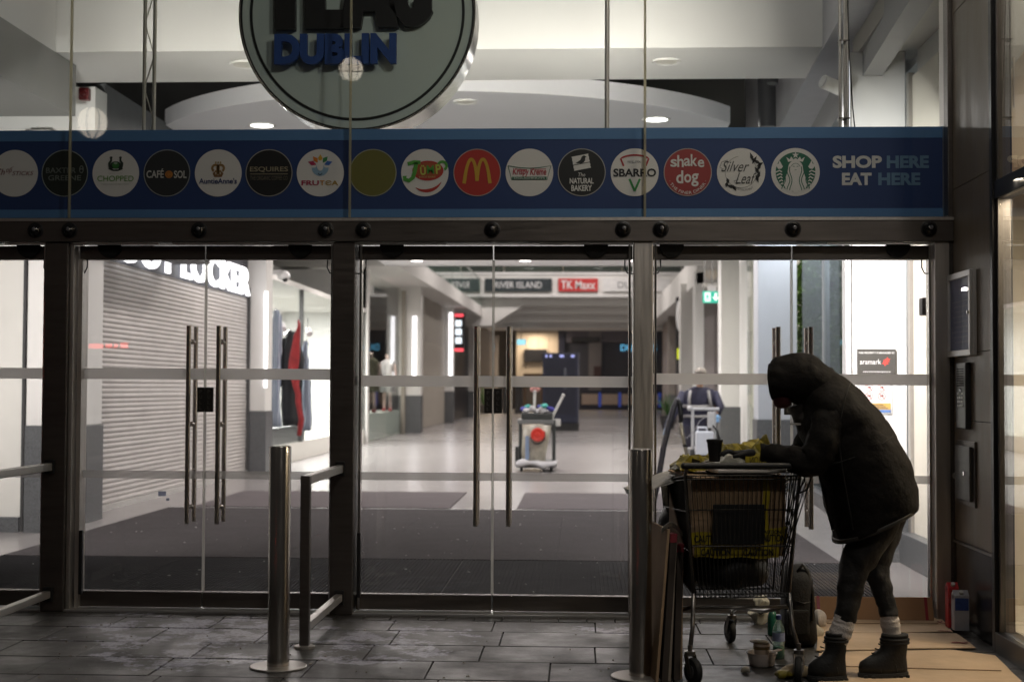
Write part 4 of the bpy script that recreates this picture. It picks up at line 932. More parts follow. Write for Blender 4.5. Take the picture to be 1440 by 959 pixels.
arealamp('unseen_shop_lamp', (3.03,8.8,4.0), .07, 170, (.95,.98,1), parent=gw, sizey=4.2)  # unseen lamp added to light the leaves
lw = thing('leaf_wall', 'green leafy plant wall seen through the glass behind the stooping person', 'plant', (3.2,9,0))
B().prism([(rx(7.0)+.30,7.0,.9),(rx(11)+.24,11.9,.9),(rx(11)+.24,11.9,3.2),(rx(7.0)+.30,7.0,3.2)], (.05,0,0)).build('backing', M('moss_dark',(.02,.035,.012),.9), lw)
b = B(); lr = random.Random(5)
for k in range(9000):
    y, z = lr.uniform(7.0,11.9), lr.uniform(.9,3.2); x = 3.099+.0261*(y-7)-.02+lr.uniform(-.06,.015)
    if noise.noise(V((y*1.3,z*1.3,1))) < -.32: continue
    d = V((lr.uniform(-.3,-1),lr.uniform(-1,1),lr.uniform(-1,.6))).normalized(); sd = d.cross(V((lr.random(),lr.random(),1))).normalized()
    L_, W_ = lr.uniform(.05,.10), lr.uniform(.02,.035); p = V((x,y,z))
    b.quad([p, p+d*L_*.5+sd*W_, p+d*L_, p+d*L_*.5-sd*W_])
stuff(b.build('leaf', M('leaf_green',(.10,.19,.03),.6,0,.55,5), lw))
p4 = pier('pale blue white pillar with granite base just left of the stooping person', 1066, 1121, 11.0, .5, 4.45, 590, None, M('blue_white',(.58,.61,.66),.7,0,.02), group=None)
wr2 = thing('shop_window', 'bright window with orange lettering left of the pale blue pillar', 'shop window', (3.1,14,0))
B().box(3.40,3.45,12.0,19.8,.0,4.4).build('back_panel', M('cream_panel'), wr2)
B().prism([(rx(12.1)+.02,12.1,0),(rx(19.8)-.05,19.8,0),(rx(19.8)-.05,19.8,4.4),(rx(12.1)+.02,12.1,4.4)], (.01,0,0)).build('pane', MATS['shop_glass'], wr2)
arealamp('unseen_shop_lamp', (3.22,15.5,4.3), .3, 160, parent=wr2)  # unseen lamp added behind the bright pane
ORG = M('orange_vinyl',(.75,.16,.03),.6,0,0)
for k,(yy,rows_) in enumerate(((12.6,'SALE'),(13.6,'NOW'))):
    text(rows_, ORG, wr2, (rx(yy)+.0,yy+.2,1.02+.0*k), .22, .75, u=(.047,-1,0))
for zz in (1.2,1.42,.95): B().box(rx(12.2)-.012,rx(12.2)-.006,11.9,12.3,zz,zz+.12).build('orange_block', ORG, wr2)
text('SALE', M('pink_vinyl',(.70,.42,.34),.6,0,0), wr2, (rx(14.5),14.8,2.3), .5, 2.0, u=(.047,-1,0))
pier('white pillar with granite base beside the cleaner', 1014, 1040, 20.0, .6, 4.45, 572, None, BW, group='white pillars along the right shops')
struct(B().box(3.55,3.7,20.6,27,0,4.45).build('right_shop_wall', M('bright_wall')))
wl2 = pier('narrow white pillar behind the exit sign', 977, 990, 29, .6, 4.5, 560, None, BW, group='white pillars along the right shops')
pier('white pillar deeper on the right seen left of the cleaner head', 957, 976, 33, .6, 4.5, 558, None, WHITEW, group='white pillars along the right shops')
pier('far grey pillar on the right beside the steel post', 940, 950, 50, .6, 4.8, 555, None, M('grey_brown'), group='white pillars along the right shops')
struct(B().box(4.0,4.2,29,60,0,4.8).build('right_far_wall', M('grey_mauve',(.33,.30,.30),.8)))
struct(B().prism([(3.1,29,4.2),(9,29,4.2),(9,70,4.6),(3.4,70,4.6)], (0,0,.8)).build('right_gallery', WHITEW))
arealamp('unseen_shop_lamp', (3.5,24,4.4), .3, 150)  # unseen lamp added to light the right shop wall
t = thing('shopfront_sign', 'black oval shop sign with a yellow green panel on the far right side', 'sign', (3,36,2.2))
p = on(955,480,36); B().box(p.x-.1,p.x+.18,36,36.1,p.z-1.2,p.z+1.4,.05).build('board', M('black_gloss'), t); B().ball(p+V((0,-.05,.8)),(.10,.05,.5)).build('white_oval', M('white_enamel'), t, True)
q = on(955,497,35.9); B().box(q.x-.06,q.x+.14,35.9,36,q.z-.18,q.z+.16,.02).build('yellow_panel', M('lime_panel',(.6,.7,.02),.5,emit=.6,ecol=(.75,.85,.02)), t)
p, q = on(988.5,409.5,21.5), on(1014,426,21.5)
t = thing('exit_sign', 'green lit exit sign with a running figure and down arrow beside the white pillar', 'sign', ((p.x+q.x)/2,21.5,q.z))
B().box(p.x,q.x,21.5,21.58,q.z,p.z,.01).build('lit_panel', M('exit_green',(.03,.5,.36),.5,emit=.55,ecol=(.04,.62,.42),var=0), t)
XW = M('exit_white',(.9,1,.95),.5,emit=.95,ecol=(.9,1,.97),var=0); h_ = p.z-q.z; cz = (p.z+q.z)/2; ax_ = p.x+(q.x-p.x)*.70
B().quad([V((ax_+u*h_,21.49,cz+v*h_)) for u,v in ((-.10,.34),(.10,.34),(.10,0),(.30,0),(0,-.34),(-.30,0),(-.10,0))]).build('arrow', XW, t, cut=True)
fx = p.x+(q.x-p.x)*.25; b = B()
b.quad([V((fx+u*h_,21.49,cz+v*h_)) for u,v in ((-.24,-.38),(.26,-.38),(.26,.38),(-.24,.38))]); b.build('door_mark', XW, t)
b = B()
for pts in (((-.02,.28),(.06,.28),(.06,.2),(-.02,.2)),((-.1,.16),(.08,.16),(.04,-.06),(-.06,-.06)),((-.06,-.06),(.0,-.06),(-.1,-.32),(-.17,-.3)),((.0,-.06),(.05,-.06),(.16,-.28),(.1,-.32)),((.06,.14),(.2,.02),(.16,-.02),(.04,.08)),((-.1,.14),(-.18,0),(-.14,-.02),(-.06,.1))): b.quad([V((fx+u*h_,21.485,cz+v*h_)) for u,v in pts])
b.build('running_figure', M('exit_green'), t)
B().box(p.x+.1,q.x-.1,21.5,21.56,p.z,p.z+.12).build('housing', M('white_enamel'), t)
for kx in (.1,.5): B().tube((p.x+kx*.4,21.54,p.z+.1),(p.x+kx*.4,21.54,4.45),.01).build('drop_rod', CHROME, t)
t = thing('shop_sign', 'cream raised letters above the green exit sign', 'sign', (2.2,23,3))
p = on(1001,386,23); split_letters(text('ANN', M('cream_letters',(.75,.66,.55),.5), t, (p.x,23,p.z), .21, .34, ext=.05)); a,c=on(988,400,23.1),on(1016,397,23.1); B().box(a.x,c.x,23.06,23.2,a.z-.05,a.z+.02).build('ledge', WHITEW, t)
# ================================================================== RIGHT OUTER WALL, NOTICE CASE, INTERCOM, SHOP WINDOW
XW0 = 2.275
SW_ = M('bronze_stone',(.155,.122,.088),.45,.1,.16,3,.12,60,(3,3,.6),rvar=.1)
ow = thing('stone_pier', 'dark bronze stone clad pier at the right of the doors with a notice case', 'pier', (XW0+.2,-.5,0))
zs = [.50,1.22,1.62,2.62,3.70,5.4]
B().box(XW0+.01,XW0+.055,-1.03,-.0,0,5.4).build('core', M('core_dark',(.02,.02,.02),.8), ow)
for z0, z1 in zip(zs, zs[1:]): B().box(XW0,XW0+.03,-1.028,-.002,z0+.002,z1-.002,.003).build('stone_panel', SW_, ow)
B().box(XW0,XW0+.03,-1.028,-.002,.0,.49,.003).build('kick_panel', M('kick_black',(.012,.012,.012),.25), ow)
B().box(XW0-.012,XW0+.02,-1.028,-.002,.485,.50).build('trim_bar', STEELD, ow)
B().box(XW0-.03,XW0,-.10,-.0,0,5.4,.003).build('corner_trim', STEELD, ow)
def wallbox(px0, px1, py0, py1, dep):
    a = onx(px0,(py0+py1)/2,XW0); c = onx(px1,(py0+py1)/2,XW0)
    m = onx((px0+px1)/2,py0,XW0); n = onx((px0+px1)/2,py1,XW0)
    return c.y, a.y, n.z, m.z
y0,y1,z0,z1 = wallbox(1341,1374,383,501,.05)
t = thing('notice_case', 'locked silver framed notice case with blue paper on the bronze pier', 'notice board', (XW0,(y0+y1)/2,z0))
SIL = M('silver_alu',(.62,.61,.60),.42,.55,.05)
F = XW0-.036
B().box(F+.012,XW0-.001,y0,y1,z0,z1,.004).build('case', SIL, t)
fw = .035
for (a,c,e_,f_) in ((y0,y1,z1-fw,z1),(y0,y1,z0,z0+fw),(y0,y0+fw,z0+fw,z1-fw),(y1-fw,y1,z0+fw,z1-fw)): B().box(F-.006,F+.012,a,c,e_,f_,.003).build('frame', SIL, t)
nb = B().box(F+.008,F+.0115,y0+fw,y1-fw,z0+fw,z1-fw).build('paper', M('paper_blue',(.15,.17,.31),.6,0,.1,8), t)
b = B()
for k in range(9): b.box(F+.0068,F+.0078,y0+fw+.05,y1-fw-.05-.03*(k%3),z1-fw-.14-.03*k,z1-fw-.133-.03*k)
b.box(F+.0068,F+.0078,(y0+y1)/2-.02,(y0+y1)/2+.02,z1-fw-.09,z1-fw-.05)
b.build('small_print', M('print_pale_blue',(.22,.24,.34),.6), nb)
B().box(F+.002,F+.005,y0+fw,y1-fw,z0+fw,z1-fw).build('pane', glass('case_glass',(.97,.97,.97),.35), t)
B().tube((F-.006,y0+fw*.5,(z0+z1)/2),(F-.018,y0+fw*.5,(z0+z1)/2),.011,12).build('lock', CHROME, t, 40)
y0,y1,z0,z1 = wallbox(1352,1366,510,603,.04)
t = thing('intercom', 'tall narrow dark intercom panel below the notice case', 'intercom', (XW0,(y0+y1)/2,z0))
B().box(XW0-.035,XW0-.001,y0,y1,z0,z1,.008).build('housing', M('intercom_dark',(.03,.031,.033),.35), t)
b = B()
for k in range(8): b.box(XW0-.038,XW0-.035,y0+.035,y1-.035,z1-.04-.014*k,z1-.034-.014*k)
b.build('speaker_slot', M('slot_black',(.004,.004,.004),.8), t)
for i in range(4):
    for j in range(3): yy=y0+(y1-y0)*(.3+.2*j); zz=z0+.20-.024*i; B().box(XW0-.039,XW0-.035,yy-.012,yy+.012,zz,zz+.014,.002).build('button', SIL, t)
B().tube((XW0-.035,(y0+y1)/2,z1-.17),(XW0-.039,(y0+y1)/2,z1-.17),.018,14).build('camera_eye', M('lens_grey'), t)
y0,y1,z0,z1 = wallbox(1350,1371,627,703,.05)
t = thing('key_box', 'closed dark steel key cabinet below the intercom', 'key box', (XW0,(y0+y1)/2,z0))
B().box(XW0-.012,XW0-.001,y0-.04,y1+.03,z0-.03,z1+.03,.003).build('backplate', STEELD, t)
B().box(XW0-.032,XW0-.012,y0,y1,z0,z1,.005).build('door', M('cabinet_grey',(.06,.058,.055),.4,.3), t)
B().tube((XW0-.032,(y0+y1)/2-.06,(z0+z1)/2),(XW0-.040,(y0+y1)/2-.06,(z0+z1)/2),.014,14).build('lock', CHROME, t, 40)
p = onx(1331,666,XW0); t = thing('door_peg', 'small round chrome peg fixed low beside the right door post', 'peg', (dx(1329),-.105,p.z))
B().tube((dx(1330),-.10,p.z),(dx(1330),-.135,p.z),.014,14).build('peg', CHROME, t, 40); B().tube((dx(1330),-.10,p.z),(dx(1330),-.107,p.z),.022,14).build('flange', STEEL, t, 40)
# warm lit shop window on the right
rw = thing('shop_window', 'warm beige lit shop window with black frame at the right photo edge', 'shop window', (XW0,-1.9,0))
FB = M('frame_black',(.016,.016,.017),.35,.3)
YW0, YW1 = -1.035, -2.78
for y in (YW0,): B().box(XW0-.05,XW0+.06,y-.05,y,0,5.4,.004).build('frame_post', FB, rw); B().box(XW0-.03,XW0+.04,y-.085,y-.055,.11,5.4,.004).build('inner_post', M('frame_steel',(.14,.13,.12),.35,.8), rw)
B().box(XW0-.04,XW0+.05,YW1,YW0-.051,2.43,2.53,.004).build('transom', FB, rw)
B().box(XW0-.05,XW0+.06,YW1,YW0-.051,0,.11,.004).build('sill', FB, rw)
B().box(XW0-.02,XW0-.012,YW1,YW0-.086,.112,2.428).build('lower_pane', glass('warm_glass',(.95,.94,.92),1.0), rw)
B().box(XW0-.02,XW0-.012,YW1,YW0-.086,2.532,5.38).build('upper_pane', MATS['warm_glass'], rw)
BE = M('beige_interior',(.60,.545,.45),.8,0,.04,1)
B().box(3.3,3.4,-2.9,.05,0,5.4).build('back_wall', BE, rw)
B().box(XW0+.06,3.3,-.06,.05,0,5.4).build('end_wall', BE, rw)
B().box(2.36,3.3,-2.9,-.06,5.3,5.4).build('shop_ceiling', M('cream_ceiling',(.62,.55,.45),.8), rw)
B().prism([(2.36,-.3,3.0),(2.36,-.3,5.3),(3.3,-.3,5.3),(3.3,-.3,4.4)], (0,.2,0)).build('sloped_bulkhead', M('slate_bulkhead',(.20,.21,.21),.7), rw)
B().box(2.36,3.3,-2.9,-.06,-.02,.10).build('shop_floor', M('cream_floor',(.62,.58,.50),.4), rw)
B().box(2.40,3.3,-.40,-.07,2.66,2.76,.01).build('shelf_edge', M('brown_edge',(.30,.22,.15),.6), rw)
lb = thing('shop_lamp_tube', 'lit white lamp bar inside the warm shop window at the right edge', 'lamp', (2.9,-1.5,3.0))
p = onx(1358,0,2.5)
o_ = on(1413,157,-.9); B().tube(o_+V((-.02,0,-.012)), o_+V((.03,0,.012)), .012, 10).build('tube', LITW, lb, True); B().tube(o_+V((.05,0,.02)), o_+V((.05,0,.3)), .006).build('stem', STEEL, lb)
arealamp('unseen_shop_lamp', (2.85,-1.6,5.25), .5, 70, (1,.86,.66), parent=rw, sizey=1.6)  # unseen lamp standing for the lit shop interior
arealamp('unseen_shop_lamp', (2.70,-1.6,2.42), .2, 44, (1,.86,.66), aim=(-.12,.05,-1), parent=rw, sizey=1.0)  # unseen low lamp added to light the cardboard outside

# ================================================================== BOLLARDS AND GUARD RAILS
def bollard(label, x, y, h=1.105, r=.0555):
    t = thing('bollard', label, 'bollard', (x,y,0), 'steel bollards in front of the doors')
    B().lathe([(r,.006),(r,h-.006),(r-.002,h-.001),(r-.006,h)], (x,y,0), 40).build('tube', STEELP, t, 40)
    B().lathe([(r-.008,h+.0005),(r-.012,h+.003),(.002,h+.003)], (x,y,0), 32).build('cap', STEEL, t, 30)
    B().lathe([(.143,.0),(.143,.006),(.138,.009),(r+.001,.010)], (x,y,0), 48, cap=False).build('base_plate', STEEL, t, 30)
    return t
bollard('round brushed steel bollard on the pavement beside the guard rail on the left', -1.505, -1.74)
bollard('round brushed steel bollard beside the shopping cart', .30, -1.86)
def guard(label, x):
    t = thing('guard_rail', label, 'guard rail', (x,-1.2,0), 'steel guard rails beside the doors')
    B().box(x-.026,x+.026,-1.235,-1.185,.012,.925,.005).build('post', STEELD, t)
    B().box(x-.022,x+.022,-1.184,-.102,.876,.924,.005).build('top_bar', STEEL, t)
    B().box(x-.022,x+.022,-1.184,-.102,.088,.132,.005).build('bottom_bar', STEEL, t)
    for z in (.90,.11): B().box(x-.03,x+.03,-.128,-.101,z-.045,z+.045,.006).build('bracket', BLACKP, t)
    B().lathe([(.055,0),(.055,.012),(.045,.016)], (x,-1.21,0), 28).build('base_disc', STEEL, t, 30)
    return t
guard('square steel guard rail between the left and middle doors', -1.475)
guard('square steel guard rail at the left photo edge', -3.30)

# ================================================================== STREET LAMPS BEHIND THE CAMERA, ADDED HANGING LAMPS
def street_lamp(loc, r, power, label, arm=False):
    x, y, z = loc; t = thing('street_lamp', label, 'street lamp', (x,y,0), 'street lamps behind the viewer')
    em = power/(4*PI*PI*r*r)
    B().ball((x,y,z), r, 20, 14).build('globe', M('globe_%d' % int(power), (1,1,1), .5, emit=em, ecol=(1,.87,.70), var=0), t, True)
    B().tube((x,y,z+r),(x,y,z+r+.35),.012,10).build('stem', STEELD, t, 40); B().tube((x-6,y,z+r+.8),(x+6,y,z+r+.35),.006,6).build('span_wire', STEELD, t)
    b = B()
    for k in range(4): q = PI*k/4; b.path([(x+(r+.01)*math.cos(u)*math.cos(q),y+(r+.01)*math.cos(u)*math.sin(q),z+(r+.01)*math.sin(u)) for u in [2*PI*i/24 for i in range(25)]], .008, 5)
    b.build('cage', STEELD, t)
    return t
street_lamp((-3.1,-10.2,5.70), .16, 7, 'caged globe street lamp behind the viewer, reflected in the round sign')
def added_pendant(loc, r, power, label):  # unseen hanging lamp added to light the facade and paving
    x, y, z = loc; t = thing('street_lamp', label, 'street lamp', (x,y,z), 'street lamps behind the viewer')
    B().ball((x,y,z), r, 20, 14).build('globe', M('globe_%d' % int(power), (1,1,1), .5, emit=power/(4*PI*PI*r*r), ecol=(1,.94,.86), var=0), t, True)
    B().lathe([(r*1.3,z+r*.5),(r*1.25,z+r*.62),(r*.4,z+r*1.3),(.01,z+r*1.4)], (x,y,0), 28).build('shade', STEELD, t, 40)
    B().path([(x-9,y,z+1.5),(x-4,y,z+1.0),(x,y,z+.55),(x+2,y,z+.75)], .006, 6).build('span_wire', STEELD, t); B().tube((x,y,z+r),(x,y,z+.56),.01).build('stem', STEELD, t)
added_pendant((.9,-3.4,5.05), .16, 100, 'unseen lamp added on a wire above the entrance to light it')
added_pendant((3.4,-13.5,8.6), .25, 500, 'unseen high lamp added behind the viewer on the right')
street_lamp((-6.3,-9.2,4.8), .2, 8, 'globe street lamp behind the viewer on the left')
# ================================================================== SHOPPING CART
CX, CY, CR = .785, -1.93, math.radians(8)
cart = thing('shopping_cart', 'old wire shopping cart piled high beside the stooping person', 'shopping cart', (CX,CY,0), rot=CR)
CM = Matrix.Translation((CX,CY,0)) @ Matrix.Rotation(CR,4,'Z')
def cw(x, y, z): return CM @ V((x,y,z))
WIRE = M('dark_wire',(.018,.017,.016),.5,.3,.2,20)
def wires(name, P00, P10, P01, P11, n, m, r=.0022, extra=()):   # bilinear grid: n uprights, m cross wires
    b = B(); L = lambda u,v: (V(P00)*(1-u)+V(P10)*u)*(1-v)+(V(P01)*(1-u)+V(P11)*u)*v
    for i in range(n+1): b.tube(L(i/n,0),L(i/n,1),r,5)
    for v in m: b.tube(L(0,v),L(1,v),r*1.7,6)
    return b.build(name, WIRE, cart, local=True)
wt, wb_, zt, zb_, Lc = .28, .225, .985, .40, .92
ft, fb_, zf = .215, .19, .90
wires('rear_panel', (-wb_,0,zb_),(wb_,0,zb_),(-wt,-.03,zt),(wt,-.03,zt), 24, (0,.03,.42,.72,.97,1))
wires('side_panel', (-wb_,0,zb_),(-fb_,Lc*.86,zb_+.05),(-wt,-.03,zt),(-ft,Lc,zf), 34, (0,.36,.7,.97,1))
wires('side_panel', (wb_,0,zb_),(fb_,Lc*.86,zb_+.05),(wt,-.03,zt),(ft,Lc,zf), 34, (0,.36,.7,.97,1))
wires('front_panel', (-fb_,Lc*.86,zb_+.05),(fb_,Lc*.86,zb_+.05),(-ft,Lc,zf),(ft,Lc,zf), 18, (0,.36,.7,.97,1))
wires('basket_floor', (-wb_,0,zb_),(wb_,0,zb_),(-fb_,Lc*.86,zb_+.05),(fb_,Lc*.86,zb_+.05), 18, (0,.25,.5,.75,1))
hb = B(); hb.tube((-.305,-.10,1.036),(.315,-.10,1.036),.0155,16); hb.ball((.315,-.10,1.036),.0165,12,8); hb.ball((-.305,-.10,1.036),.0165,12,8)
hd = hb.build('handle', M('handle_black',(.010,.010,.010),.5,0,.2,30), cart, 40, local=True)
b = B()
for s in (-1,1):
    b.path([(s*.285,-.10,1.036),(s*.285,-.06,1.02),(s*.282,-.02,.985),(s*.262,.0,.75),(s*.235,.01,.42)], .0085, 8)
    b.path([(s*.235,.01,.42),(s*.245,-.01,.25),(s*.265,-.045,.16)], .011, 8)
    b.path([(s*.235,.01,.36),(s*.225,.4,.27),(s*.20,.90,.21),(s*.20,1.0,.17)], .010, 8)
b.tube((-.235,.02,.35),(.235,.02,.35),.008,8); b.tube((-.2,.93,.21),(.2,.93,.21),.008,8)
b.build('chassis', M('chassis_steel',(.22,.205,.19),.3,.9,.2,14), cart, True, local=True)
b = B()
for q in range(7): b.tube((.225+.014*q,-.075,1.02-.012*q),(.222-.006*q,.0,.80-.05*q),.003,6)
b.path([(.31,-.1,1.03),(.318,-.08,.98),(.300,-.07,.92),(.255,-.06,.90)],.005,6); b.path([(.28,-.1,1.03),(.285,-.08,.96),(.27,-.06,.93)],.004,6)
b.build('seat_hinge', WIRE, cart, True, local=True)
B().box(-.14,.115,.010,.018,.652,.845,.004).build('seat_flap', M('flap_black',(.005,.005,.0055),.6), cart, local=True)
def caster(x, y, ang):
    c_ = V((x,y,0)); d = V((math.cos(ang),math.sin(ang),0)); n_ = V((-d.y,d.x,0))
    off = c_ + d*.03
    b = B()
    rs = []
    for r_, w_ in ((.03,-.016),(.058,-.016),(.063,-.010),(.064,0),(.063,.010),(.058,.016),(.03,.016)): rs.append([off+n_*w_+(d*math.cos(q)+V((0,0,1))*math.sin(q))*r_+V((0,0,.064)) for q in [2*PI*i/28 for i in range(28)]])
    wh = b.rings(rs).build('wheel', RUBBER, cart, 40, local=True)
    B().tube(off+n_*-.018+V((0,0,.064)), off+n_*.018+V((0,0,.064)), .03, 20).build('hub', M('hub_grey',(.08,.08,.08),.5), wh, 40, local=True)
    b = B()
    for s in (-1,1):
        p = off+n_*.021*s
        b.prism([p+V((0,0,.055))-d*.014, p+V((0,0,.055))+d*.014, p+V((0,0,.14))-d*.012-d*.0, p+V((0,0,.14))-d*.05], n_*.003*s)
    b.tube(c_+V((0,0,.135)), c_+V((0,0,.155)), .026, 16); b.tube(c_+V((0,0,.15)), c_+V((0,0,.185)), .011, 10)
    b.build('fork', M('chassis_steel'), wh, 30, local=True)
caster(-.265,-.045,math.radians(-70)); caster(.265,-.045,math.radians(-110)); caster(-.20,1.0,math.radians(80)); caster(.20,1.0,math.radians(95))
b = B()
for k in range(9):
    cz_ = 1.02-.014*k; b.lathe([(.006,-.001),(.0075,0),(.006,.001)], (.185+.003*math.sin(k*2),-.118,cz_), 8, 'Y' if k%2 else 'X')
b.build('coin_chain', CHROME, cart, True, local=True)
# ---- load
KRAFT = M('kraft_card',(.42,.28,.165),.8,0,.16,7,.1,60); TAPEY = M('caution_yellow',(.44,.34,.014),.45,0,.2,12); TAPEK = M('caution_print',(.012,.012,.01),.5,0,0)
def at_cart(name, label, cat, x, y, z, group=None): return thing(name, label, cat, tuple(cw(x,y,z)), group, CR)
bx = at_cart('cardboard_box', 'brown cardboard box standing in the shopping cart behind the wires', 'box', 0,.02,.42)
def lb(*a, **k): return B().box(*a, **k)
for (x0,x1,y0_,y1_) in ((-.228,.233,.045,.05),(-.20,.205,.58,.585),(-.233,-.228,.045,.585),(.228,.233,.05,.58)): lb(x0,x1,y0_,y1_,.17,.54,.001).jig(.004,5).build('side_panel', KRAFT, bx, local=True)
lb(-.2,.2,.05,.58,.17,.176).build('bottom_panel', KRAFT, bx, local=True)
b = B()
for k in range(7): x0 = -.22+.066*k; b.box(x0,x0+.004+.003*(k%3),.040,.0445,.20+.03*(k%2),.53)
b.build('corrugation', M('kraft_dark',(.33,.215,.125),.85), bx, local=True)
tp = at_cart('caution_tape', 'yellow caution tape with black capitals wrapped round the box low in the cart', 'tape', 0,.03,.60)
def tape(x0, x1, z0, z1, yoff, words, hh, w_, tilt=0.0, parent=None):
    pts0 = [V((x0+(x1-x0)*i/16, yoff+.003*math.sin(i*1.7), z0+tilt*i/16+.004*math.sin(i*.9))) for i in range(17)]
    b = B(); up = V((0,0,z1-z0))
    for p, q in zip(pts0, pts0[1:]): b.quad([p,q,q+up,p+up])
    tpo = b.build('strip', TAPEY, parent or tp, local=True)
    n_ = len(words)
    for i, w2 in enumerate(words):
        xx = x0+(x1-x0)*(i+.5)/n_; 
        text(w2, TAPEK, None, (0,0,0), hh, w_, bold=.03)
        o = bpy.context.scene.objects[-1] if False else LAST[0]
        o.parent = tpo; o.location = (xx, yoff-.007, (z0+z1)/2+tilt*(i+.5)/n_)
    return tpo
LAST = [None]
_text = text
def text(*a, **k):
    LAST[0] = _text(*a, **k); return LAST[0]
tape(-.235,.24,.045,.105,.026,['CAUTION','CAUTION','CAUTION'],.036,.135,.004); tape(-.22,.20,-.015,.04,.03,['CAUTION','CAUTION'],.034,.15,-.006); tape(-.10,.24,.085,.125,.022,['CAUTION','CAUTION'],.018,.10,.004)
b = B()
for p, q in zip([V((.115+.006*math.sin(i),.028,.02+.035*i)) for i in range(10)],[V((.115+.006*math.sin(i+1),.028,.02+.035*(i+1))) for i in range(10)]): b.quad([p,p+V((.034,0,0)),q+V((.034,0,0)),q])
b.build('upright_strip', TAPEY, tp, local=True)
bgt = at_cart('rubbish_bag', 'black plastic bag filling the bottom of the shopping cart', 'bag', 0,.3,.42)
B().ball((0,.06,.08),(.21,.28,.11),32,18).jig(.03,9,3).build('sack', M('bag_black',(.006,.006,.007),.55,0,.2,14,.4,30), bgt, True, local=True)
B().box(-.222,.222,.015,.30,.0,.185,.045).jig(.018,14,6).build('bulge', M('bag_black'), bgt, True, local=True)
bg2 = at_cart('rubbish_bag', 'dark bag hanging at the front left of the shopping cart', 'bag', -.12,.78,.5)
B().ball((.03,0,.17),(.15,.12,.19),24,14).jig(.04,8,8).build('sack', M('bag_grey',(.02,.02,.022),.45,0,.2,14,.4,30), bg2, True, local=True)
# tray, papers, tape pile and cup on top
bd = at_cart('lid_board', 'white sheet of board lying on top of the cart under the gloved hand', 'board', .05,.2,1.0)
b = B().box(-.17,.22,-.22,.16,-.004,.012,.004); b.jig(.006,4); b.build('sheet', M('board_white',(.55,.51,.47),.5,0,.08,9), bd, local=True)
lb(-.04,.09,-.20,-.06,.013,.019,.002).build('crumpled_note', M('note_grey',(.30,.27,.24),.7,0,.3,30,.5,40), bd, local=True)
pl = at_cart('cardboard_sheet', 'flat kraft sheet closing the top of the box in the cart', 'cardboard', 0,.3,.97)
lb(-.23,.23,-.30,.34,-.004,.006,.002).build('sheet', KRAFT, pl, local=True)
tpile = at_cart('caution_tape', 'crumpled pile of yellow caution tape and clear film on top of the cart', 'tape', .0,.36,.99)
OLV = M('tape_pile',(.26,.21,.02),.4,0,.75,26,.5,45)
rs = []
for k in range(15):
    t_ = k/14; x_ = -.255+.50*t_; h_ = .03+.125*t_**.7*(1 if t_<.93 else .6)+.02*math.sin(t_*16); 
    rs.append([V((x_, .11*math.cos(q)*(1+.2*math.sin(3*q+k)), max(.0,h_*math.sin(q)*(1+.25*math.sin(5*q+k*1.3))) + .004*math.sin(k*3))) for q in [2*PI*i/22 for i in range(22)]])
B().rings(rs).jig(.022,13,2).build('tape_heap', OLV, tpile, local=True)
cl = M('clear_film',(.34,.33,.28),.22,0,.35,22,.5,40)
B().ball((-.02,-.09,.03),(.11,.05,.055),16,10).jig(.03,16,5).build('clear_film', cl, tpile, local=True)
rsx = []
for k in range(9):
    t_ = k/8; rsx.append([V((.08+.17*t_, -.115+.012*math.sin(q+k), .055+.035*math.sin(q)+.006*math.sin(k*2))) if False else V((.08+.17*t_, -.118+.006*math.cos(q), .056+.036*math.sin(q)+.004*math.sin(k*2))) for q in [2*PI*i/10 for i in range(10)]])
fl = B().rings(rsx).build('folded_strip', TAPEY, tpile, local=True)
o = text('CAUTION', TAPEK, None, (0,0,0), .034, .13, u=(-1,0,0)); o.parent = fl; o.location = (.165,-.1275,.056)
for k in range(26):
    a_ = random.uniform(0,6.28); x_ = random.uniform(-.22,.22); hz_ = .03+.09*(x_+.25)
    p = V((x_, random.uniform(-.10,.03), random.uniform(.01,hz_+.02))); d = V((math.cos(a_),.2*math.sin(3*a_),.5*math.sin(a_)))*random.uniform(.03,.07); n_ = V((0,-.01,.018))
    B().quad([p,p+d,p+d*1.1+n_,p+n_*1.2]).build('tape_scrap', TAPEY if k%3 else TAPEK, tpile, local=True)
cp = thing('coffee_cup', 'black paper cup standing on the cart beside the glove', 'cup', tuple(on(1005,648,-1.88)))
p = on(1005,649,-1.88); zt_ = on(1005,619,-1.88).z
B().lathe([(.024,p.z-.0),(.027,p.z+.006),(.037,zt_-.012),(.038,zt_-.008),(.039,zt_),(.035,zt_+.002),(.030,zt_-.006)], (p.x,p.y,0), 28).build('cup_body', M('cup_black',(.012,.011,.011),.5), cp, 40)
B().lathe([(.0395,zt_-.010),(.041,zt_-.004),(.0395,zt_+.004),(.034,zt_+.006),(.034,zt_+.002)], (p.x,p.y,0), 28).build('lid_rim', M('lid_black',(.02,.019,.018),.3), cp, 40)
nw = at_cart('newspaper', 'folded newspapers hanging out over the left edge of the cart', 'newspaper', -.27,.35,.93)
for k in range(4):
    b = B(); pts = [V((.12-.05*i,-.0+.02*k,.045-.02*i+.004*k+.006*math.sin(i*2+k))) for i in range(7)]
    for p, q in zip(pts, pts[1:]): b.prism([p,q,q+V((.0,.34,.0)),p+V((0,.34,0))], (0,0,.004))
    b.build('folded_sheet', M('newsprint',(.40,.38,.35),.75,0,.3,18), nw, local=True)
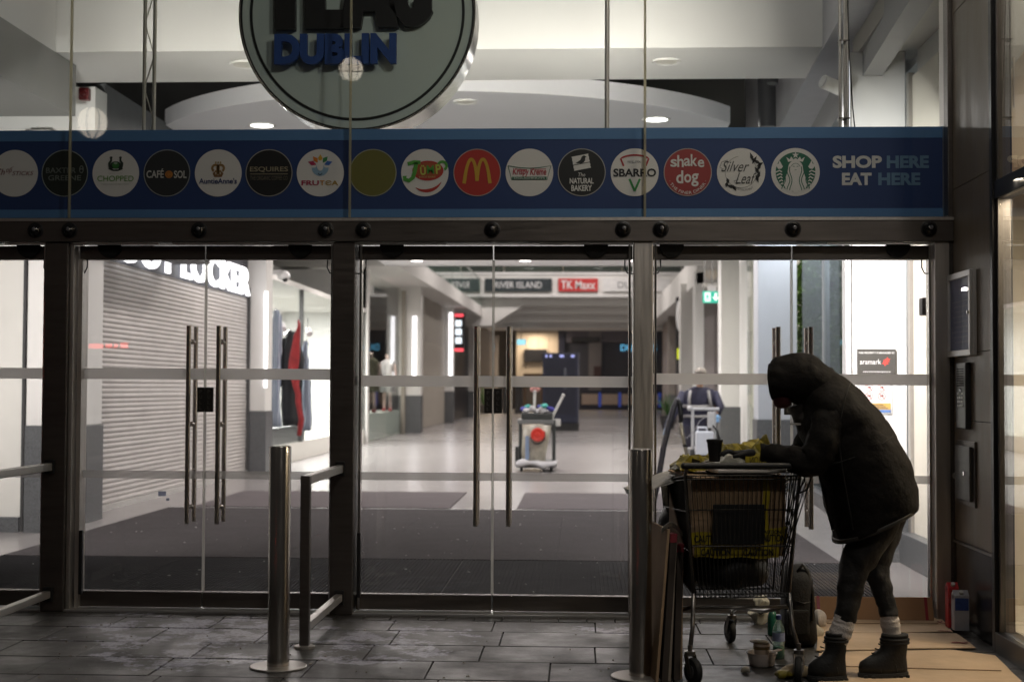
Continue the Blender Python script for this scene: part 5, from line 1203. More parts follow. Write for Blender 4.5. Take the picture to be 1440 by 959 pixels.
# stack of flat cardboards leaning on the left of the cart
cs = thing('cardboard_stack', 'stack of flat cardboards with red taped corners leaning beside the bollard', 'cardboard', (.46,-1.95,0))
REDT = M('red_tape',(.24,.010,.02),.4,0,.15,20)
for k in range(5):
    b0, b1 = gnd(921+8*k,962), None
    Yk = -2.02+.03*k; x0 = on(922+8.5*k,959,Yk).x; x1 = on(937+4.6*k,740+9*k,Yk+.22).x; zt_ = on(937,742+7*k,Yk+.2).z
    th_ = (.012,.03,.014,.03,.012)[k]; col = KRAFT if k in (0,4) else M('card_pale',(.36,.30,.23),.8,0,.12,6) if k==2 else M('card_dark',(.06,.045,.035),.8)
    q0, q1 = V((x0,Yk,.0)), V((x1,Yk+.12,zt_))
    sheet = B().prism([q0,q0+V((th_,0,0)),q1+V((th_,0,0)),q1], (-.08,.52,.0)).build('sheet', col, cs)
    if k in (1,3,4): B().prism([q0+(q1-q0)*.945+V((-.002,-.003,0)),q0+(q1-q0)*.945+V((th_+.002,-.003,0)),q1+V((th_+.002,-.003,.003)),q1+V((-.002,-.003,.003))], (-.010,.07,0)).build('red_corner', REDT, sheet)
clf = thing('plastic_film', 'torn strip of clear plastic film on top of the leaning cardboards', 'plastic', tuple(on(938,738,-1.85)))
B().rings([[on(930+5*k,744-10*math.sin(k*.6)+3*(i%2),-1.86+.02*math.cos(i*1.57))+V((0,0,.012*math.sin(i*1.57))) for i in range(5)] for k in range(7)]).build('film', M('clear_film'), clf)

# ================================================================== STOOPING PERSON
YP = -1.76
def P(x, y, dy=0.0): return on(x, y, YP+dy)
def J(x, y, dy, r, r2=None): p = P(x,y,dy); return (p.x,p.y,p.z,r,r2 or r)
SKINM = M('skin',(.20,.115,.085),.6,0,.12,30)
per = thing('person', 'person in a black hooded parka stooping over the shopping cart', 'person', (1.30,YP,0))
jp = [J(1233,722,0,.13,.11), J(1206,650,0,.12,.14), J(1170,585,0,.11,.15), J(1143,562,0,.055), J(1122,540,0,.088,.074), J(1104,549,0,.062,.058), J(1101,563,0,.040,.034),
      J(1160,592,-.17,.06), J(1142,650,-.22,.05), J(1078,637,-.13,.032), J(1158,590,.17,.06), J(1122,642,.22,.05), J(1066,640,.12,.032),
      J(1234,740,-.08,.075), J(1200,808,-.10,.045), J(1188,876,-.12,.034), J(1181,912,-.12,.034), J(1158,928,-.13,.030),
      J(1242,745,.07,.075), J(1234,808,.05,.042), J(1251,872,.0,.033), J(1256,914,.0,.034), J(1226,926,-.01,.032), J(1090,558,0,.016)]
skin('body', jp, [(0,1),(1,2),(2,3),(3,4),(4,5),(5,6),(2,7),(7,8),(8,9),(2,10),(10,11),(11,12),(0,13),(13,14),(14,15),(15,16),(16,17),(0,18),(18,19),(19,20),(20,21),(21,22),(5,23)], SKINM, per, 2)
COAT = M('parka_black',(.011,.0095,.0082),.75,0,.30,9,.9,20,spec=.12); COATL = M('parka_trim',(.035,.031,.027),.6,0,.2,12)
def loft(ctrl, n, seg, pw=2.2, amp=0.0, sc=6.0, seed=0, extra=None):
    """ctrl rows: front px, back px, depth half width, depth offset"""
    rows = crm(ctrl, n); rs = []
    for j, (fx_, fy_, bx_, by_, hw, dy) in enumerate(rows):
        F_, K_ = P(fx_,fy_,dy), P(bx_,by_,dy); c_ = (F_+K_)/2; u_ = (K_-F_)/2; ring = []
        ax2 = V((-(u_.z),0,u_.x)).normalized() if u_.length else V((0,0,1))
        for i in range(seg):
            t_ = 2*PI*i/seg; ct, st = math.cos(t_), math.sin(t_)
            e = lambda q: math.copysign(abs(q)**(2/pw), q)
            p = c_ + u_*e(ct) + V((0,hw*e(st),0))
            if extra: p += extra(j/len(rows), t_, ax2)
            if amp: 
                nn = (u_.normalized()*ct+V((0,st,0))); p += nn*amp*(noise.noise(p*sc+V((seed,0,0)))+.9*(.35-abs(noise.noise(V((p.x*sc*1.2+p.z*4,p.y*sc,p.z*sc*1.8-p.x*5+seed))))))
            ring.append(p)
        rs.append(ring)
    return rs
fold = lambda t_, a, ax2: ax2*(.006*math.sin(a*3+t_*9))
coat = B().rings(loft([(1173,761,1287,709,.272,0),(1171,744,1288,697,.278,0),(1164,712,1282,668,.28,0),(1156,684,1270,636,.28,0),(1146,655,1252,605,.275,0),(1134,625,1234,578,.265,0),(1124,600,1214,555,.25,0),(1121,580,1194,537,.215,0),(1122,566,1172,524,.14,0),(1124,556,1158,520,.09,0)], 5, 56, 2.3, .017, 6, 3, fold)).build('parka', COAT, per, True)
hem = B().rings(loft([(1172.5,763,1288,711,.274,0),(1171.8,757,1288.5,705,.277,0)], 3, 56, 2.3)).build('hem', COATL, coat, True)
b = B(); zr = [(1128,590),(1140,625),(1152,662),(1163,705),(1172,745)]
b.path([P(x-1.5,y,-.03) for x,y in zr], .006, 6); b.build('zip', M('zip_dark',(.05,.05,.05),.4,.5), coat, True)
for k,(x,y) in enumerate(()): B().rings(loft([(x-16,y+14,x+16,y-1,.012,-.283),(x-16,y-6,x+16,y-20,.014,-.285)],3,16)).build('pocket_flap', COATL, coat, True)
for rows_ in ([(1196,537),(1188,560),(1182,590),(1180,620),(1184,655),(1190,690),(1196,722),(1200,745)],[(1150,655),(1180,650),(1210,640),(1240,625),(1258,612)]):
    b = B(); b.path([P(x,y,-.272+.10*max(0,(570-y)/60)+.0012*max(0,x-1225)+.0010*max(0,1170-x)) for x,y in rows_], .003, 6); b.build('seam', M('seam_black',(.008,.007,.006),.8), coat, True)
def sleeve(name, pts, parent, seed):     # px, py, dy, radius
    rows = crm(pts, 6); C_ = [P(a,c_,d) for a,c_,d,r in rows]; rs = []
    prev = None
    for k, p in enumerate(C_):
        d = (C_[min(k+1,len(C_)-1)]-C_[max(k-1,0)]).normalized()
        a = V((0,1,0)); a = (a-d*a.dot(d)).normalized(); b2 = d.cross(a)
        r = rows[k][3]; r *= 1+.025*math.sin(k*1.3+seed)+.015*math.sin(k*2.3)
        rs.append([p+(a*math.cos(q)+b2*math.sin(q))*r*(1+.10*noise.noise((p+V((math.cos(q),math.sin(q),seed))*.3)*5)+.05*math.sin(2*q+k*.7+seed)+.11*(.3-abs(noise.noise(V((k*.42+q*.9,q*1.1,seed*3)))))) for q in [2*PI*i/28 for i in range(28)]])
    return B().rings(rs).jig(.007,17,seed).build(name, COAT, parent, True)
sleeve('sleeve', [(1180,576,-.15,.080),(1166,600,-.20,.086),(1154,630,-.235,.078),(1141,651,-.235,.068),(1116,646,-.20,.060),(1094,640,-.165,.052),(1080,637,-.14,.045),(1070,636,-.13,.040)], per, 1)
sleeve('sleeve', [(1172,580,.15,.085),(1154,602,.20,.09),(1136,630,.23,.08),(1122,645,.22,.07),(1100,642,.18,.058),(1078,640,.14,.05),(1070,640,.125,.044)], per, 4)
# hood: outer shell open at the face
def shell(rs, name, mat, parent, th=.012):
    o = B().rings(rs, cap=False).build(name, mat, parent, True)
    bm = bmesh.new(); bm.from_mesh(o.data); bmesh.ops.solidify(bm, geom=bm.faces[:], thickness=th); bmesh.ops.recalc_face_normals(bm, faces=bm.faces[:]); bm.to_mesh(o.data); bm.free()
    for q in o.data.polygons: q.use_smooth = True
    return o
hood = loft([(1150,582,1178,531,.12,0),(1144,578,1172,522,.128,0),(1138,575,1157,509,.135,0),(1131,572,1140,499.5,.138,0),(1122,568,1121,496.5,.135,0),(1112,563,1104,501,.125,0),(1099,561,1092,505,.120,0),(1091,560,1085.5,510,.110,0),(1086.5,559,1082.5,516,.100,0)], 5, 44, 2.15, .014, 11, 9, lambda f,t_,a: V((.026*math.sin(t_)*max(0,f-.45)/.55 if math.sin(t_)<0 else .02*math.sin(t_)*max(0,f-.5), 0, 0)))
shell(hood, 'hood', COAT, per)
b = B(); rim = hood[-1]; b.path(rim+[rim[0],rim[1]], .006, 8); b.build('hood_edge', COAT, per, True)
# dark red face covering under the hood, scarf, brow and eyes
B().ball(P(1100,564,-.01),(.044,.066,.038),22,14).jig(.004,20,1).build('face_mask', M('mask_red',(.06,.006,.008),.8,0,.25,30,.2,90), per, True)
B().rings(loft([(1112,572,1150,560,.085,0),(1118,590,1156,570,.10,0),(1122,606,1160,585,.10,0)],4,32,2.2,.016,14,5)).build('scarf', M('scarf_dark',(.03,.026,.024),.85,0,.3,20), per, True)
for s in (-1,1): B().ball(P(1086.5,553,.032*s),(.010,.012,.011),12,8).build('eye', M('eye_white',(.5,.48,.45),.3), per, True)
B().box(*(lambda p:(p.x-.02,p.x+.02,p.y-.05,p.y+.02,p.z-.004,p.z+.004))(P(1118,596,-.10))).build('toggle', M('toggle_pale',(.35,.33,.30),.5), per)
# gloves with five fingers
GLV = M('glove_black',(.012,.011,.011),.75,0,.2,30,.3,80)
def glove(wx, wy, dy, s):
    w0 = P(wx,wy,dy); pts = [(*w0,.033,.026)]; ed = []
    pal = w0+V((-.055,-.004*s,.0)); pts.append((*pal,.040,.020)); ed.append((0,1))
    pal2 = w0+V((-.095,-.004*s,-.004)); pts.append((*pal2,.038,.016)); ed.append((1,2))
    for k,(off,l) in enumerate(((-.030,.066),(-.010,.076),(.011,.070),(.030,.054))):
        a = pal2+V((-.018,off,.0)); c1 = a+V((-l*.45,off*.25,.010)); c2 = c1+V((-l*.33,off*.1,-.008)); c3 = c2+V((-l*.2,0,-.016))
        n0 = len(pts); pts += [(*a,.0115),(*c1,.0105),(*c2,.0095),(*c3,.0085)]; ed += [(2,n0),(n0,n0+1),(n0+1,n0+2),(n0+2,n0+3)]
    a = pal+V((-.01,-.040*s,-.004)); c1 = a+V((-.035,-.018*s,-.008)); c2 = c1+V((-.03,.0,-.008)); n0 = len(pts)
    pts += [(*a,.014),(*c1,.0115),(*c2,.010)]; ed += [(1,n0),(n0,n0+1),(n0+1,n0+2)]
    return skin('glove', pts, ed, GLV, per, 2)
glove(1066,636,-.13,1); glove(1062,640,.12,-1)
# trousers, socks, boots
TRO = M('trousers_black',(.009,.008,.0075),.75,0,.35,12,.9,24)
def leg(pts, seed):
    rows = crm(pts, 7); C_ = [P(a,c_,d) for a,c_,d,r in rows]; rs = []
    for k, p in enumerate(C_):
        d = (C_[min(k+1,len(C_)-1)]-C_[max(k-1,0)]).normalized(); a = V((0,1,0)); a = (a-d*a.dot(d)).normalized(); b2 = d.cross(a); r = rows[k][3]*(.93 if seed < 3 else 1)
        rs.append([p+(a*math.cos(q)+b2*math.sin(q))*r*(1+.03*math.sin(k*1.1+seed+1.5*math.cos(q))+.07*noise.noise(p*9+V((math.cos(q),math.sin(q),seed)))) for q in [2*PI*i/26 for i in range(26)]])
    return rs
tr = B().rings(leg([(1242,700,-.05,.115),(1234,735,-.07,.108),(1217,768,-.09,.095),(1202,797,-.10,.080),(1196,825,-.11,.069),(1192,850,-.12,.061),(1188,871,-.12,.056)],1)).jig(.008,16,1).build('trouser_leg', TRO, per, True)
B().rings(leg([(1246,700,.06,.115),(1244,735,.07,.102),(1238,768,.07,.084),(1233,800,.05,.067),(1240,828,.03,.056),(1247,848,.01,.051),(1250,866,.0,.049)],2)).jig(.008,16,2).build('trouser_leg', TRO, per, True)
SOCK = M('sock_white',(.66,.60,.56),.9,0,.10,30,.5,120)
B().rings(leg([(1188,858,-.12,.040),(1187,867,-.12,.050),(1186,876,-.12,.053),(1182,888,-.12,.055),(1178,900,-.12,.050),(1175,915,-.12,.045)],3)).build('sock', SOCK, per, True)
B().rings(leg([(1249,858,.0,.036),(1251,868,.0,.044),(1252,877,.0,.047),(1254,890,.0,.043),(1255,905,.0,.044)],4)).build('sock', SOCK, per, True)
BOOT = M('boot_black',(.008,.0075,.007),.6,0,.25,30,.25,70)
def boot(hx, tx, base, top, dy, yaw):
    hp, tp_ = P(hx,base,dy), P(tx,base,dy+yaw); ax_ = (tp_-hp); ax_.z = 0; L_ = ax_.length; ax_.normalize(); n_ = V((-ax_.y,ax_.x,0))
    z0 = .0; ztop = P(hx,top,dy).z
    def ring(z, a, c_, w_):
        pts = []
        for i in range(28):
            q = 2*PI*i/28; u_ = (a+c_)/2+(c_-a)/2*math.cos(q); wd = w_*(1-.18*max(0,math.cos(q))**2)
            pts.append(V((hp.x,hp.y,0))+ax_*u_*L_+n_*wd*math.sin(q)+V((0,0,z)))
        return pts
    bt = B().rings([ring(.028,.0,1.0,.050),(ring(.055,.0,1.0,.050)),ring(.080,.01,.97,.047),ring(.100,.02,.84,.044),ring(.122,.02,.66,.042),ring(.145,.01,.56,.044),ring(ztop-.01,.0,.53,.050),ring(ztop,.02,.51,.047)]).jig(.004,18,tx).build('boot', BOOT, per, True)
    B().rings([ring(.001,-.02,1.02,.054),ring(.024,-.02,1.03,.055),ring(.030,-.01,1.01,.052)]).build('sole', RUBBER, bt, 40)
    b = B()
    for k in range(5):
        f = .50+.07*k; z = ztop-.022-.022*k; c_ = V((hp.x,hp.y,0))+ax_*L_*(f+.02); b.path([c_+n_*.016-ax_*.012+V((0,0,z)),c_+ax_*.002+V((0,0,z+.004)),c_-n_*.016-ax_*.012+V((0,0,z-.004))], .0028, 5)
    for f in (.30,.62): sm_ = ring(.028,.0,1.0,.052); bb = B(); bb.path([V((hp.x,hp.y,0))+ax_*L_*(f+.04*math.sin(q))+n_*.051*math.cos(q)*(1-.15*f)+V((0,0,.034+.085*abs(math.sin(q))*(1-.35*f))) for q in [PI*i/12 for i in range(13)]], .0022, 5); bb.build('seam', M('boot_seam',(.03,.028,.026),.7), bt, True)
    for zz in (ztop-.035,ztop-.02): bb = B(); r_ = ring(zz,-.008,.535,.0505); bb.path(r_+[r_[0]], .0075, 8); bb.build('ankle_padding', M('boot_collar',(.018,.017,.017),.8), bt, True)
    for q in range(7):
        for s_ in (-1,1): c_ = V((hp.x,hp.y,0))+ax_*L_*(.08+.14*q)+n_*.047*s_*(1-.25*(q>5)); B().box(c_.x-.009,c_.x+.009,c_.y-.007,c_.y+.007,.0015,.021,.002).build('tread_lug', RUBBER, bt)
    b.build('lace', M('lace_dark',(.05,.045,.04),.7), bt)
    B().rings([ring(ztop-.008,-.01,.54,.051),ring(ztop+.006,-.01,.53,.052),ring(ztop+.004,.02,.50,.046)]).build('collar', M('boot_collar',(.018,.017,.017),.8), bt, True)
boot(1190,1136,941,890,-.12,-.03); boot(1276,1208,941,892,-.02,-.05)

# ================================================================== BELONGINGS ON THE GROUND
bp_ = thing('backpack', 'black backpack standing on the ground behind the cart wheel', 'backpack', tuple(gnd(1126,906)))
Yb = gnd(1126,906).y
rs = []
for yy, x0, x1, hw in ((904,1102,1142,.09),(895,1099,1147,.12),(870,1098,1145,.13),(840,1100,1141,.125),(815,1101,1141,.12),(800,1104,1137,.10),(792,1110,1131,.06)):
    a, c = on(x0,yy,Yb), on(x1,yy,Yb); m = (a+c)/2
    rs.append([m+V(((c.x-a.x)/2*math.copysign(abs(math.cos(q))**.55,math.cos(q)), hw*math.copysign(abs(math.sin(q))**.55,math.sin(q)), 0)) for q in [2*PI*i/28 for i in range(28)]])
rs = [[V(p) for p in r] for r in rs]
for p in rs[0]: p.z = .002
B().rings(rs).jig(.008,10,4).build('bag_body', M('backpack_black',(.008,.008,.009),.7,0,.3,14,.3,80), bp_, True)
q = on(1128,806,Yb-.09); B().path([q+V((-.03,0,0)),q+V((.0,-.01,.05)),q+V((.03,0,.01)),q+V((.055,-.01,-.1)),q+V((.05,-.03,-.25))], .010, 8).build('strap', M('strap_black',(.015,.015,.015),.6), bp_, True)
B().path([on(1118,845,Yb-.125),on(1130,848,Yb-.125),on(1140,846,Yb-.11)], .004, 6).build('zip', M('zip_dark'), bp_, True)
B().box(*(lambda p:(p.x-.06,p.x+.06,p.y-.02,p.y+.01,p.z-.12,p.z+.02,.012))(on(1122,862,Yb-.125))).build('front_pocket', MATS['backpack_black'], bp_)
wb = thing('plastic_bag', 'small white tied plastic bag on the paving under the cart', 'bag', tuple(gnd(1068,877)))
c_ = gnd(1068,877); b = B().ball(c_+V((0,0,.055)),(.062,.055,.056),20,14).jig(.022,22,1); b.build('bag_body', M('white_film',(.68,.65,.54),.4,0,.1,20,.3,50), wb, True)
B().ball(c_+V((.012,0,.135)),(.045,.03,.035),16,10).jig(.022,30,4).build('knot', M('white_film'), wb, True); B().path([c_+V((-.03,-.06,.09)),c_+V((.0,-.065,.07)),c_+V((.05,-.05,.10))], .006, 6).build('tie', BLACKP, wb, True)
bo = thing('water_bottle', 'clear plastic bottle with a blue cap standing beside the cart wheel', 'bottle', tuple(gnd(1095,926)))
c_ = gnd(1095,926); BOT = glass('bottle_plastic',(.80,.90,.86),1.3,.22,(.45,.60,.55))
B().lathe([(.026,.0),(.031,.006),(.032,.05),(.030,.07),(.032,.09),(.032,.14),(.028,.165),(.014,.195),(.0125,.21)], c_, 24).build('bottle_body', BOT, bo, True)
B().lathe([(.0145,.205),(.0145,.226),(.012,.228)], c_, 18).build('cap', M('cap_blue',(.03,.05,.16),.4), bo, 40); B().lathe([(.0325,.095),(.0325,.138)], c_, 24, cap=False).build('label_band', M('label_pale',(.22,.26,.42),.5,0,.4,40), bo, True)
B().lathe([(.029,.004),(.030,.06),(.0285,.066)], c_, 20).build('drink', M('drink_green',(.05,.15,.10),.15), bo, True)
c_ = gnd(1086,893); bo2 = thing('green_bottle', 'green capped bottle lying in shadow behind the clear bottle', 'bottle', tuple(c_))
B().lathe([(.024,0),(.027,.01),(.027,.11),(.014,.145)], c_, 20).build('bottle_body', M('green_plastic',(.02,.11,.07),.25), bo2, True); B().lathe([(.02,.142),(.02,.162),(.016,.164)], c_, 18).build('cap', M('cap_green',(.03,.22,.14),.4), bo2, 40)
c_ = gnd(1071,935); tb = thing('plastic_tub', 'wide white plastic tub with food leftovers on the paving', 'tub', tuple(c_))
TUB = M('tub_white',(.74,.66,.62),.35,0,.08,20)
B().lathe([(.055,0),(.062,.006),(.074,.062),(.080,.064),(.080,.068),(.072,.066),(.060,.018),(.02,.016)], c_, 36).build('tub_body', TUB, tb, 40); B().lathe([(.066,.046),(.03,.052),(.004,.050)], c_, 28).jig(.006,40).build('leftovers', M('food_brown',(.12,.06,.03),.6,0,.4,50), tb, True)
B().prism([c_+V((.035,-.075,.070)),c_+V((.10,-.045,.086)),c_+V((.085,.0,.082)),c_+V((.03,-.03,.070))], (0,0,.004)).build('paper_flap', M('paper_stained',(.50,.42,.34),.7), tb)
c2 = c_+V((.0,.0,.053)); tb2 = thing('paper_tub', 'small cream paper tub with a torn lid standing inside the wide tub', 'tub', tuple(c2))
B().lathe([(.033,0),(.036,.004),(.041,.052),(.0435,.054),(.0435,.058),(.040,.056),(.036,.03),(.01,.03)], c2, 30).build('tub_body', M('cream_card',(.68,.58,.48),.6), tb2, 40); B().lathe([(.0417,.030),(.0425,.046)], c2, 30, cap=False).build('print_band', M('brown_print',(.16,.11,.05),.6), tb2, True)
B().lathe([(.046,.060),(.047,.064),(.012,.072)], c2+V((-.012,.012,.004)), 28).jig(.006,30).build('lid', M('lid_clear',(.50,.46,.40),.3), tb2, True)
# cardboard laid as flooring
cf = None
CARD = M('floor_card',(.54,.39,.25),.75,0,.20,2.6,.2,22)
for k,(lab,pts) in enumerate((('large kraft cardboard sheet on the ground under the boots',[(1150,962),(1448,972),(1400,923),(1340,915),(1152,918)]),('kraft cardboard sheet on the ground behind the boots',[(1148,917),(1372,913),(1345,893),(1150,892)]),('kraft cardboard strip on the ground nearest the doors',[(1150,893),(1340,892),(1322,871),(1152,869)]))):
    t = thing('cardboard_sheet', lab, 'cardboard', tuple(gnd(sum(p[0] for p in pts)/len(pts), pts[0][1])), 'cardboards laid on the ground')
    base = [gnd(x,y)+V((0,0,.004+.004*k)) for x,y in pts]
    b = B().prism(base, (0,0,.005)); bmesh.ops.subdivide_edges(b.bm, edges=b.bm.edges[:], cuts=5, use_grid_fill=True); b.jig(.004,4,k); b.build('sheet', CARD, t, cut=True)
    if k != 1:
        e0, e1 = base[0 if k else 3], base[1 if k else 2]
        b = B(); mid = [(base[0]+base[-1])/2+V((.05,0,.0075)), (base[1]+base[2])/2+V((-.05,0,.0075))]
        b.tube(mid[0],mid[1],.0025,6); b.build('crease', M('crease_brown',(.25,.16,.09),.85), t)
for k,(x,y,w_,d_) in enumerate(((1331,881,.11,.014),(1329,892,.08,.012),(1350,908,.085,.022),(1322,879,.03,.03))):
    c_ = gnd(x,y); z = .0195 if k!=2 else .0165
    t = thing('tape_scrap', ('red tape strip near the drink cartons','thin red tape strip in front of the drink cartons','widest red tape scrap on the cardboard by the shop window','little red tape corner next to the door post')[k], 'tape', (c_.x,c_.y,z), 'red tape on the cardboards')
    pts = [V((c_.x-w_/2+w_*i/6, c_.y+.006*math.sin(i*2+k), z+.002*math.sin(i*1.3)+.001)) for i in range(7)]; b = B()
    for p, q in zip(pts, pts[1:]): b.prism([p,q,q+V((.004,d_,0)),p+V((.004,d_,0))], (0,0,.0012))
    b.build('strip', REDT, t)
sc_ = thing('cardboard_strip', 'brown cardboard board standing against the bottom of the right doors', 'cardboard', (1.95,-.12,0))
p0_, p1_ = on(1147,868,-.16).x, on(1313,868,-.16).x
b = B().prism([V((p0_,-.17,.02)),V((p1_,-.17,.02)),V((p1_,-.125,.150)),V((p0_,-.125,.150))], (0,.006,.001)); bmesh.ops.subdivide_edges(b.bm, edges=b.bm.edges[:], cuts=4, use_grid_fill=True); b.jig(.003,5); b.build('board', M('strip_card',(.30,.17,.085),.8,0,.12,5), sc_, cut=True)
for x_ in (p0_+.01,p1_-.05): B().prism([V((x_,-.174,.022)),V((x_+.018,-.174,.022)),V((x_+.018,-.128,.153)),V((x_,-.128,.153))], (0,.002,0)).build('red_corner', REDT, sc_)
# crumpled things by the left boot
def crumple(name, label, cat, px, py, rad, mat, seed, amp=.4):
    c_ = gnd(px,py); t = thing(name, label, cat, tuple(c_)); rad = V(rad)
    b = B().ball(c_+V((0,0,rad.z*.9)), rad, 20, 12).jig(min(rad)*amp, .9/min(rad)*.6, seed)
    for v in b.bm.verts: v.co.z = max(v.co.z, .003)
    b.build('crumpled_sheet', mat, t, 30); return t
crumple('paper_bag','crumpled white and red paper bag between backpack and boot','bag',1152,884,(.045,.05,.055),M('paper_white_red',(.55,.50,.46),.7,0,.25,30,.3,40),3,.5)
crumple('tissue','crumpled white tissue in front of the backpack','tissue',1146,897,(.045,.04,.045),M('tissue_white',(.50,.46,.38),.8,0,.2,30,.4,60),6,.6)
crumple('food_wrapper','torn tan paper wrapper with yellow tape on the ground by the left boot','wrapper',1126,952,(.095,.05,.030),M('wrapper_tan',(.36,.28,.17),.5,0,.35,16,.5,40),9,.9)
crumple('tape_bundle','yellow and black tape bundle below the cart wheel','tape',1106,953,(.05,.04,.022),OLV,12,.9)
crumple('plastic_cup','crushed clear plastic cup lying on the cardboard in front of the boots','cup',1173,956,(.05,.04,.028),M('clear_crushed',(.30,.29,.27),.15,0,.3,25,.4,50),15,.5)
crumple('paper_scrap','brown folded paper scrap between the wrapper and the crushed cup','paper',1146,953,(.045,.035,.020),KRAFT,18,.6)
# cartons by the pier
for k,(x,y,wd,hh,mat,lab) in enumerate(((1339,886,.062,.250,M('carton_red',(.40,.02,.025),.4,0,.08,14),'tall red carton standing in the corner by the bronze pier'),(1352,890,.085,.218,M('carton_white',(.36,.36,.40),.4,0,.12,14),'white and blue carton standing in front of the red one'))):
    c_ = gnd(x,y); c_.x = min(c_.x, XW0-.075); t = thing('carton', lab, 'carton', (c_.x,c_.y,0), 'cartons in the corner by the pier')
    cb = B().box(c_.x-wd/2,c_.x+wd/2,c_.y-.035,c_.y+.035,.020,hh,.003).build('carton_body', mat, t)
    B().prism([V((c_.x-wd/2,c_.y-.035,hh+.0005)),V((c_.x+wd/2,c_.y-.035,hh+.0005)),V((c_.x+wd/2,c_.y,hh+.03)),V((c_.x-wd/2,c_.y,hh+.03))], (0,.035,-.03)).build('gable_top', mat, t)
    B().tube((c_.x,c_.y-.015,hh+.01),(c_.x,c_.y-.028,hh+.026),.012,14).build('cap', M('cap_pale',(.5,.5,.5) if not k else (.04,.07,.22),.4), t)
    B().box(c_.x-wd/2+.004,c_.x+wd/2-.004,c_.y-.0362,c_.y-.0352,hh*.62 if k else hh*.3,hh-.012).build('print_panel', M('print_blue',(.03,.06,.22),.45,0,.4,40) if k else M('print_darkred',(.25,.02,.02),.45,0,.5,30), t)

# ================================================================== CLEANING TROLLEY BEHIND THE MIDDLE DOORS
YT = 15.3
def T(x, y, dy=0.0): return on(x, y, YT+dy)
tr_ = thing('cleaning_trolley', 'grey cleaning trolley with bag, red reel and mop handles behind the middle doors', 'trolley', (T(757,660).x,YT,0))
a, c = T(727,656), T(782,668); DG = M('trolley_dark',(.022,.027,.026),.5,0,.2)
B().box(a.x,c.x,YT-.1,YT+.8,.06,.17,.02).build('base', DG, tr_)
b = B()
for x_ in (T(732,600).x, T(779,600).x): b.box(x_-.03,x_+.03,YT-.02,YT+.04,.16,T(740,590).z,.01)
b.build('frame', DG, tr_)
B().box(T(730,0).x,T(781,0).x,YT-.03,YT+.7,T(740,596).z,T(740,590).z,.01).build('top_rim', M('trolley_grey',(.16,.17,.17),.4), tr_)
B().box(T(735,0).x,T(779,0).x,YT+.02,YT+.6,T(740,590).z,T(740,581).z,.02).build('bucket', DG, tr_)
B().box(T(727,0).x,T(731,0).x,YT-.03,YT+.5,T(740,655).z,T(740,628).z,.01).build('side_bin', DG, tr_)
rs = []
for yy, x0, x1, hw in ((598,736,775,.10),(615,735,773,.16),(635,733,769,.18),(648,734,766,.16),(655,738,760,.10)):
    p, q = T(x0,yy,-.05), T(x1,yy,-.05); m = (p+q)/2; rs.append([m+V(((q.x-p.x)/2*math.cos(t_),hw*math.sin(t_),0)) for t_ in [2*PI*i/24 for i in range(24)]])
B().rings(rs).jig(.02,7,1).build('waste_bag', M('bag_cream',(.30,.28,.23),.35,0,.55,6,.2,20), tr_, True)
B().box(T(742,0).x,T(747,0).x,YT-.27,YT-.25,T(0,640).z,T(0,608).z).build('blue_stripe', M('bag_blue',(.22,.30,.45),.5), tr_)
rl = T(756,611,-.35); R_ = .115
B().lathe([(R_,-.0),(R_,-.03),(R_*.8,-.045),(R_*.6,-.03),(R_*.35,-.03),(R_*.3,-.06),(.01,-.06)], rl, 28, 'Y').build('red_reel', M('reel_red',(.60,.035,.02),.4), tr_, 40)
B().box(rl.x+.02,rl.x+.13,YT-.33,YT-.2,rl.z-.1,rl.z+.06,.02).build('reel_bracket', M('reel_dark_red',(.22,.015,.015),.5), tr_)
B().path([rl+V((R_*math.cos(q),-.02,R_*math.sin(q)-.035)) for q in [PI+PI*i/12 for i in range(13)]], .012, 8).build('black_cable', BLACKP, tr_, True)
def mop(px0, py0, px1, py1, head): 
    m = B().tube(T(px0,py0,.2),T(px1,py1,.2),.022,12).build('mop_handle', M('handle_pale',(.62,.62,.60),.4), tr_, 40)
    B().ball(T(px1,py1,.2),.03,12,8).build('end_grip', head, m, True)
mop(751,592,752,551,M('grip_grey',(.4,.4,.4),.5)); mop(776,588,792,556,M('grip_grey'))
B().ball(T(752,547,.25),(.09,.05,.05),16,10).jig(.02,20,3).build('duster', M('duster_pink',(.45,.22,.20),.8), tr_, True)
cr2 = random.Random(2)
for k,(x,y,mat) in enumerate(((740,577,'w'),(748,575,'w'),(756,578,'w'),(763,576,'w'),(770,578,'w'),(742,572,'t'),(765,571,'t'),(737,575,'b'),(760,572,'b'),(774,575,'b'))):
    mt = {'w':M('cloth_white',(.50,.50,.52),.8,0,.05),'t':M('cloth_teal',(.06,.34,.30),.8),'b':M('cloth_blue',(.05,.05,.28),.8)}[mat]
    B().ball(T(x,y,.1+.03*(k%3)),(.065,.06,.05 if mat=='w' else .04),14,9).jig(.025,16,k).build('cloth', mt, tr_, True)
B().box(T(778,0).x,T(790,0).x,YT+.1,YT+.14,T(0,595).z,T(0,585).z,.01).build('label_card', M('card_pale2',(.6,.6,.58),.6), tr_)
rs = []
for k in range(7): p = T(726+9.5*k, 653-3*math.sin(k*.9)-(4 if k>4 else 0), -.2); rs.append([p+V((0,.14*math.cos(q),.055*math.sin(q)*(1+.3*math.sin(k*2)))) for q in [2*PI*i/14 for i in range(14)]])
B().rings(rs).jig(.03,12,4).build('floor_cloth', M('cloth_white'), tr_, True)
for x_ in (a.x+.08,c.x-.08): B().tube((x_-.02,YT,.05),(x_+.02,YT,.05),.05,16).build('wheel', RUBBER, tr_, 40)
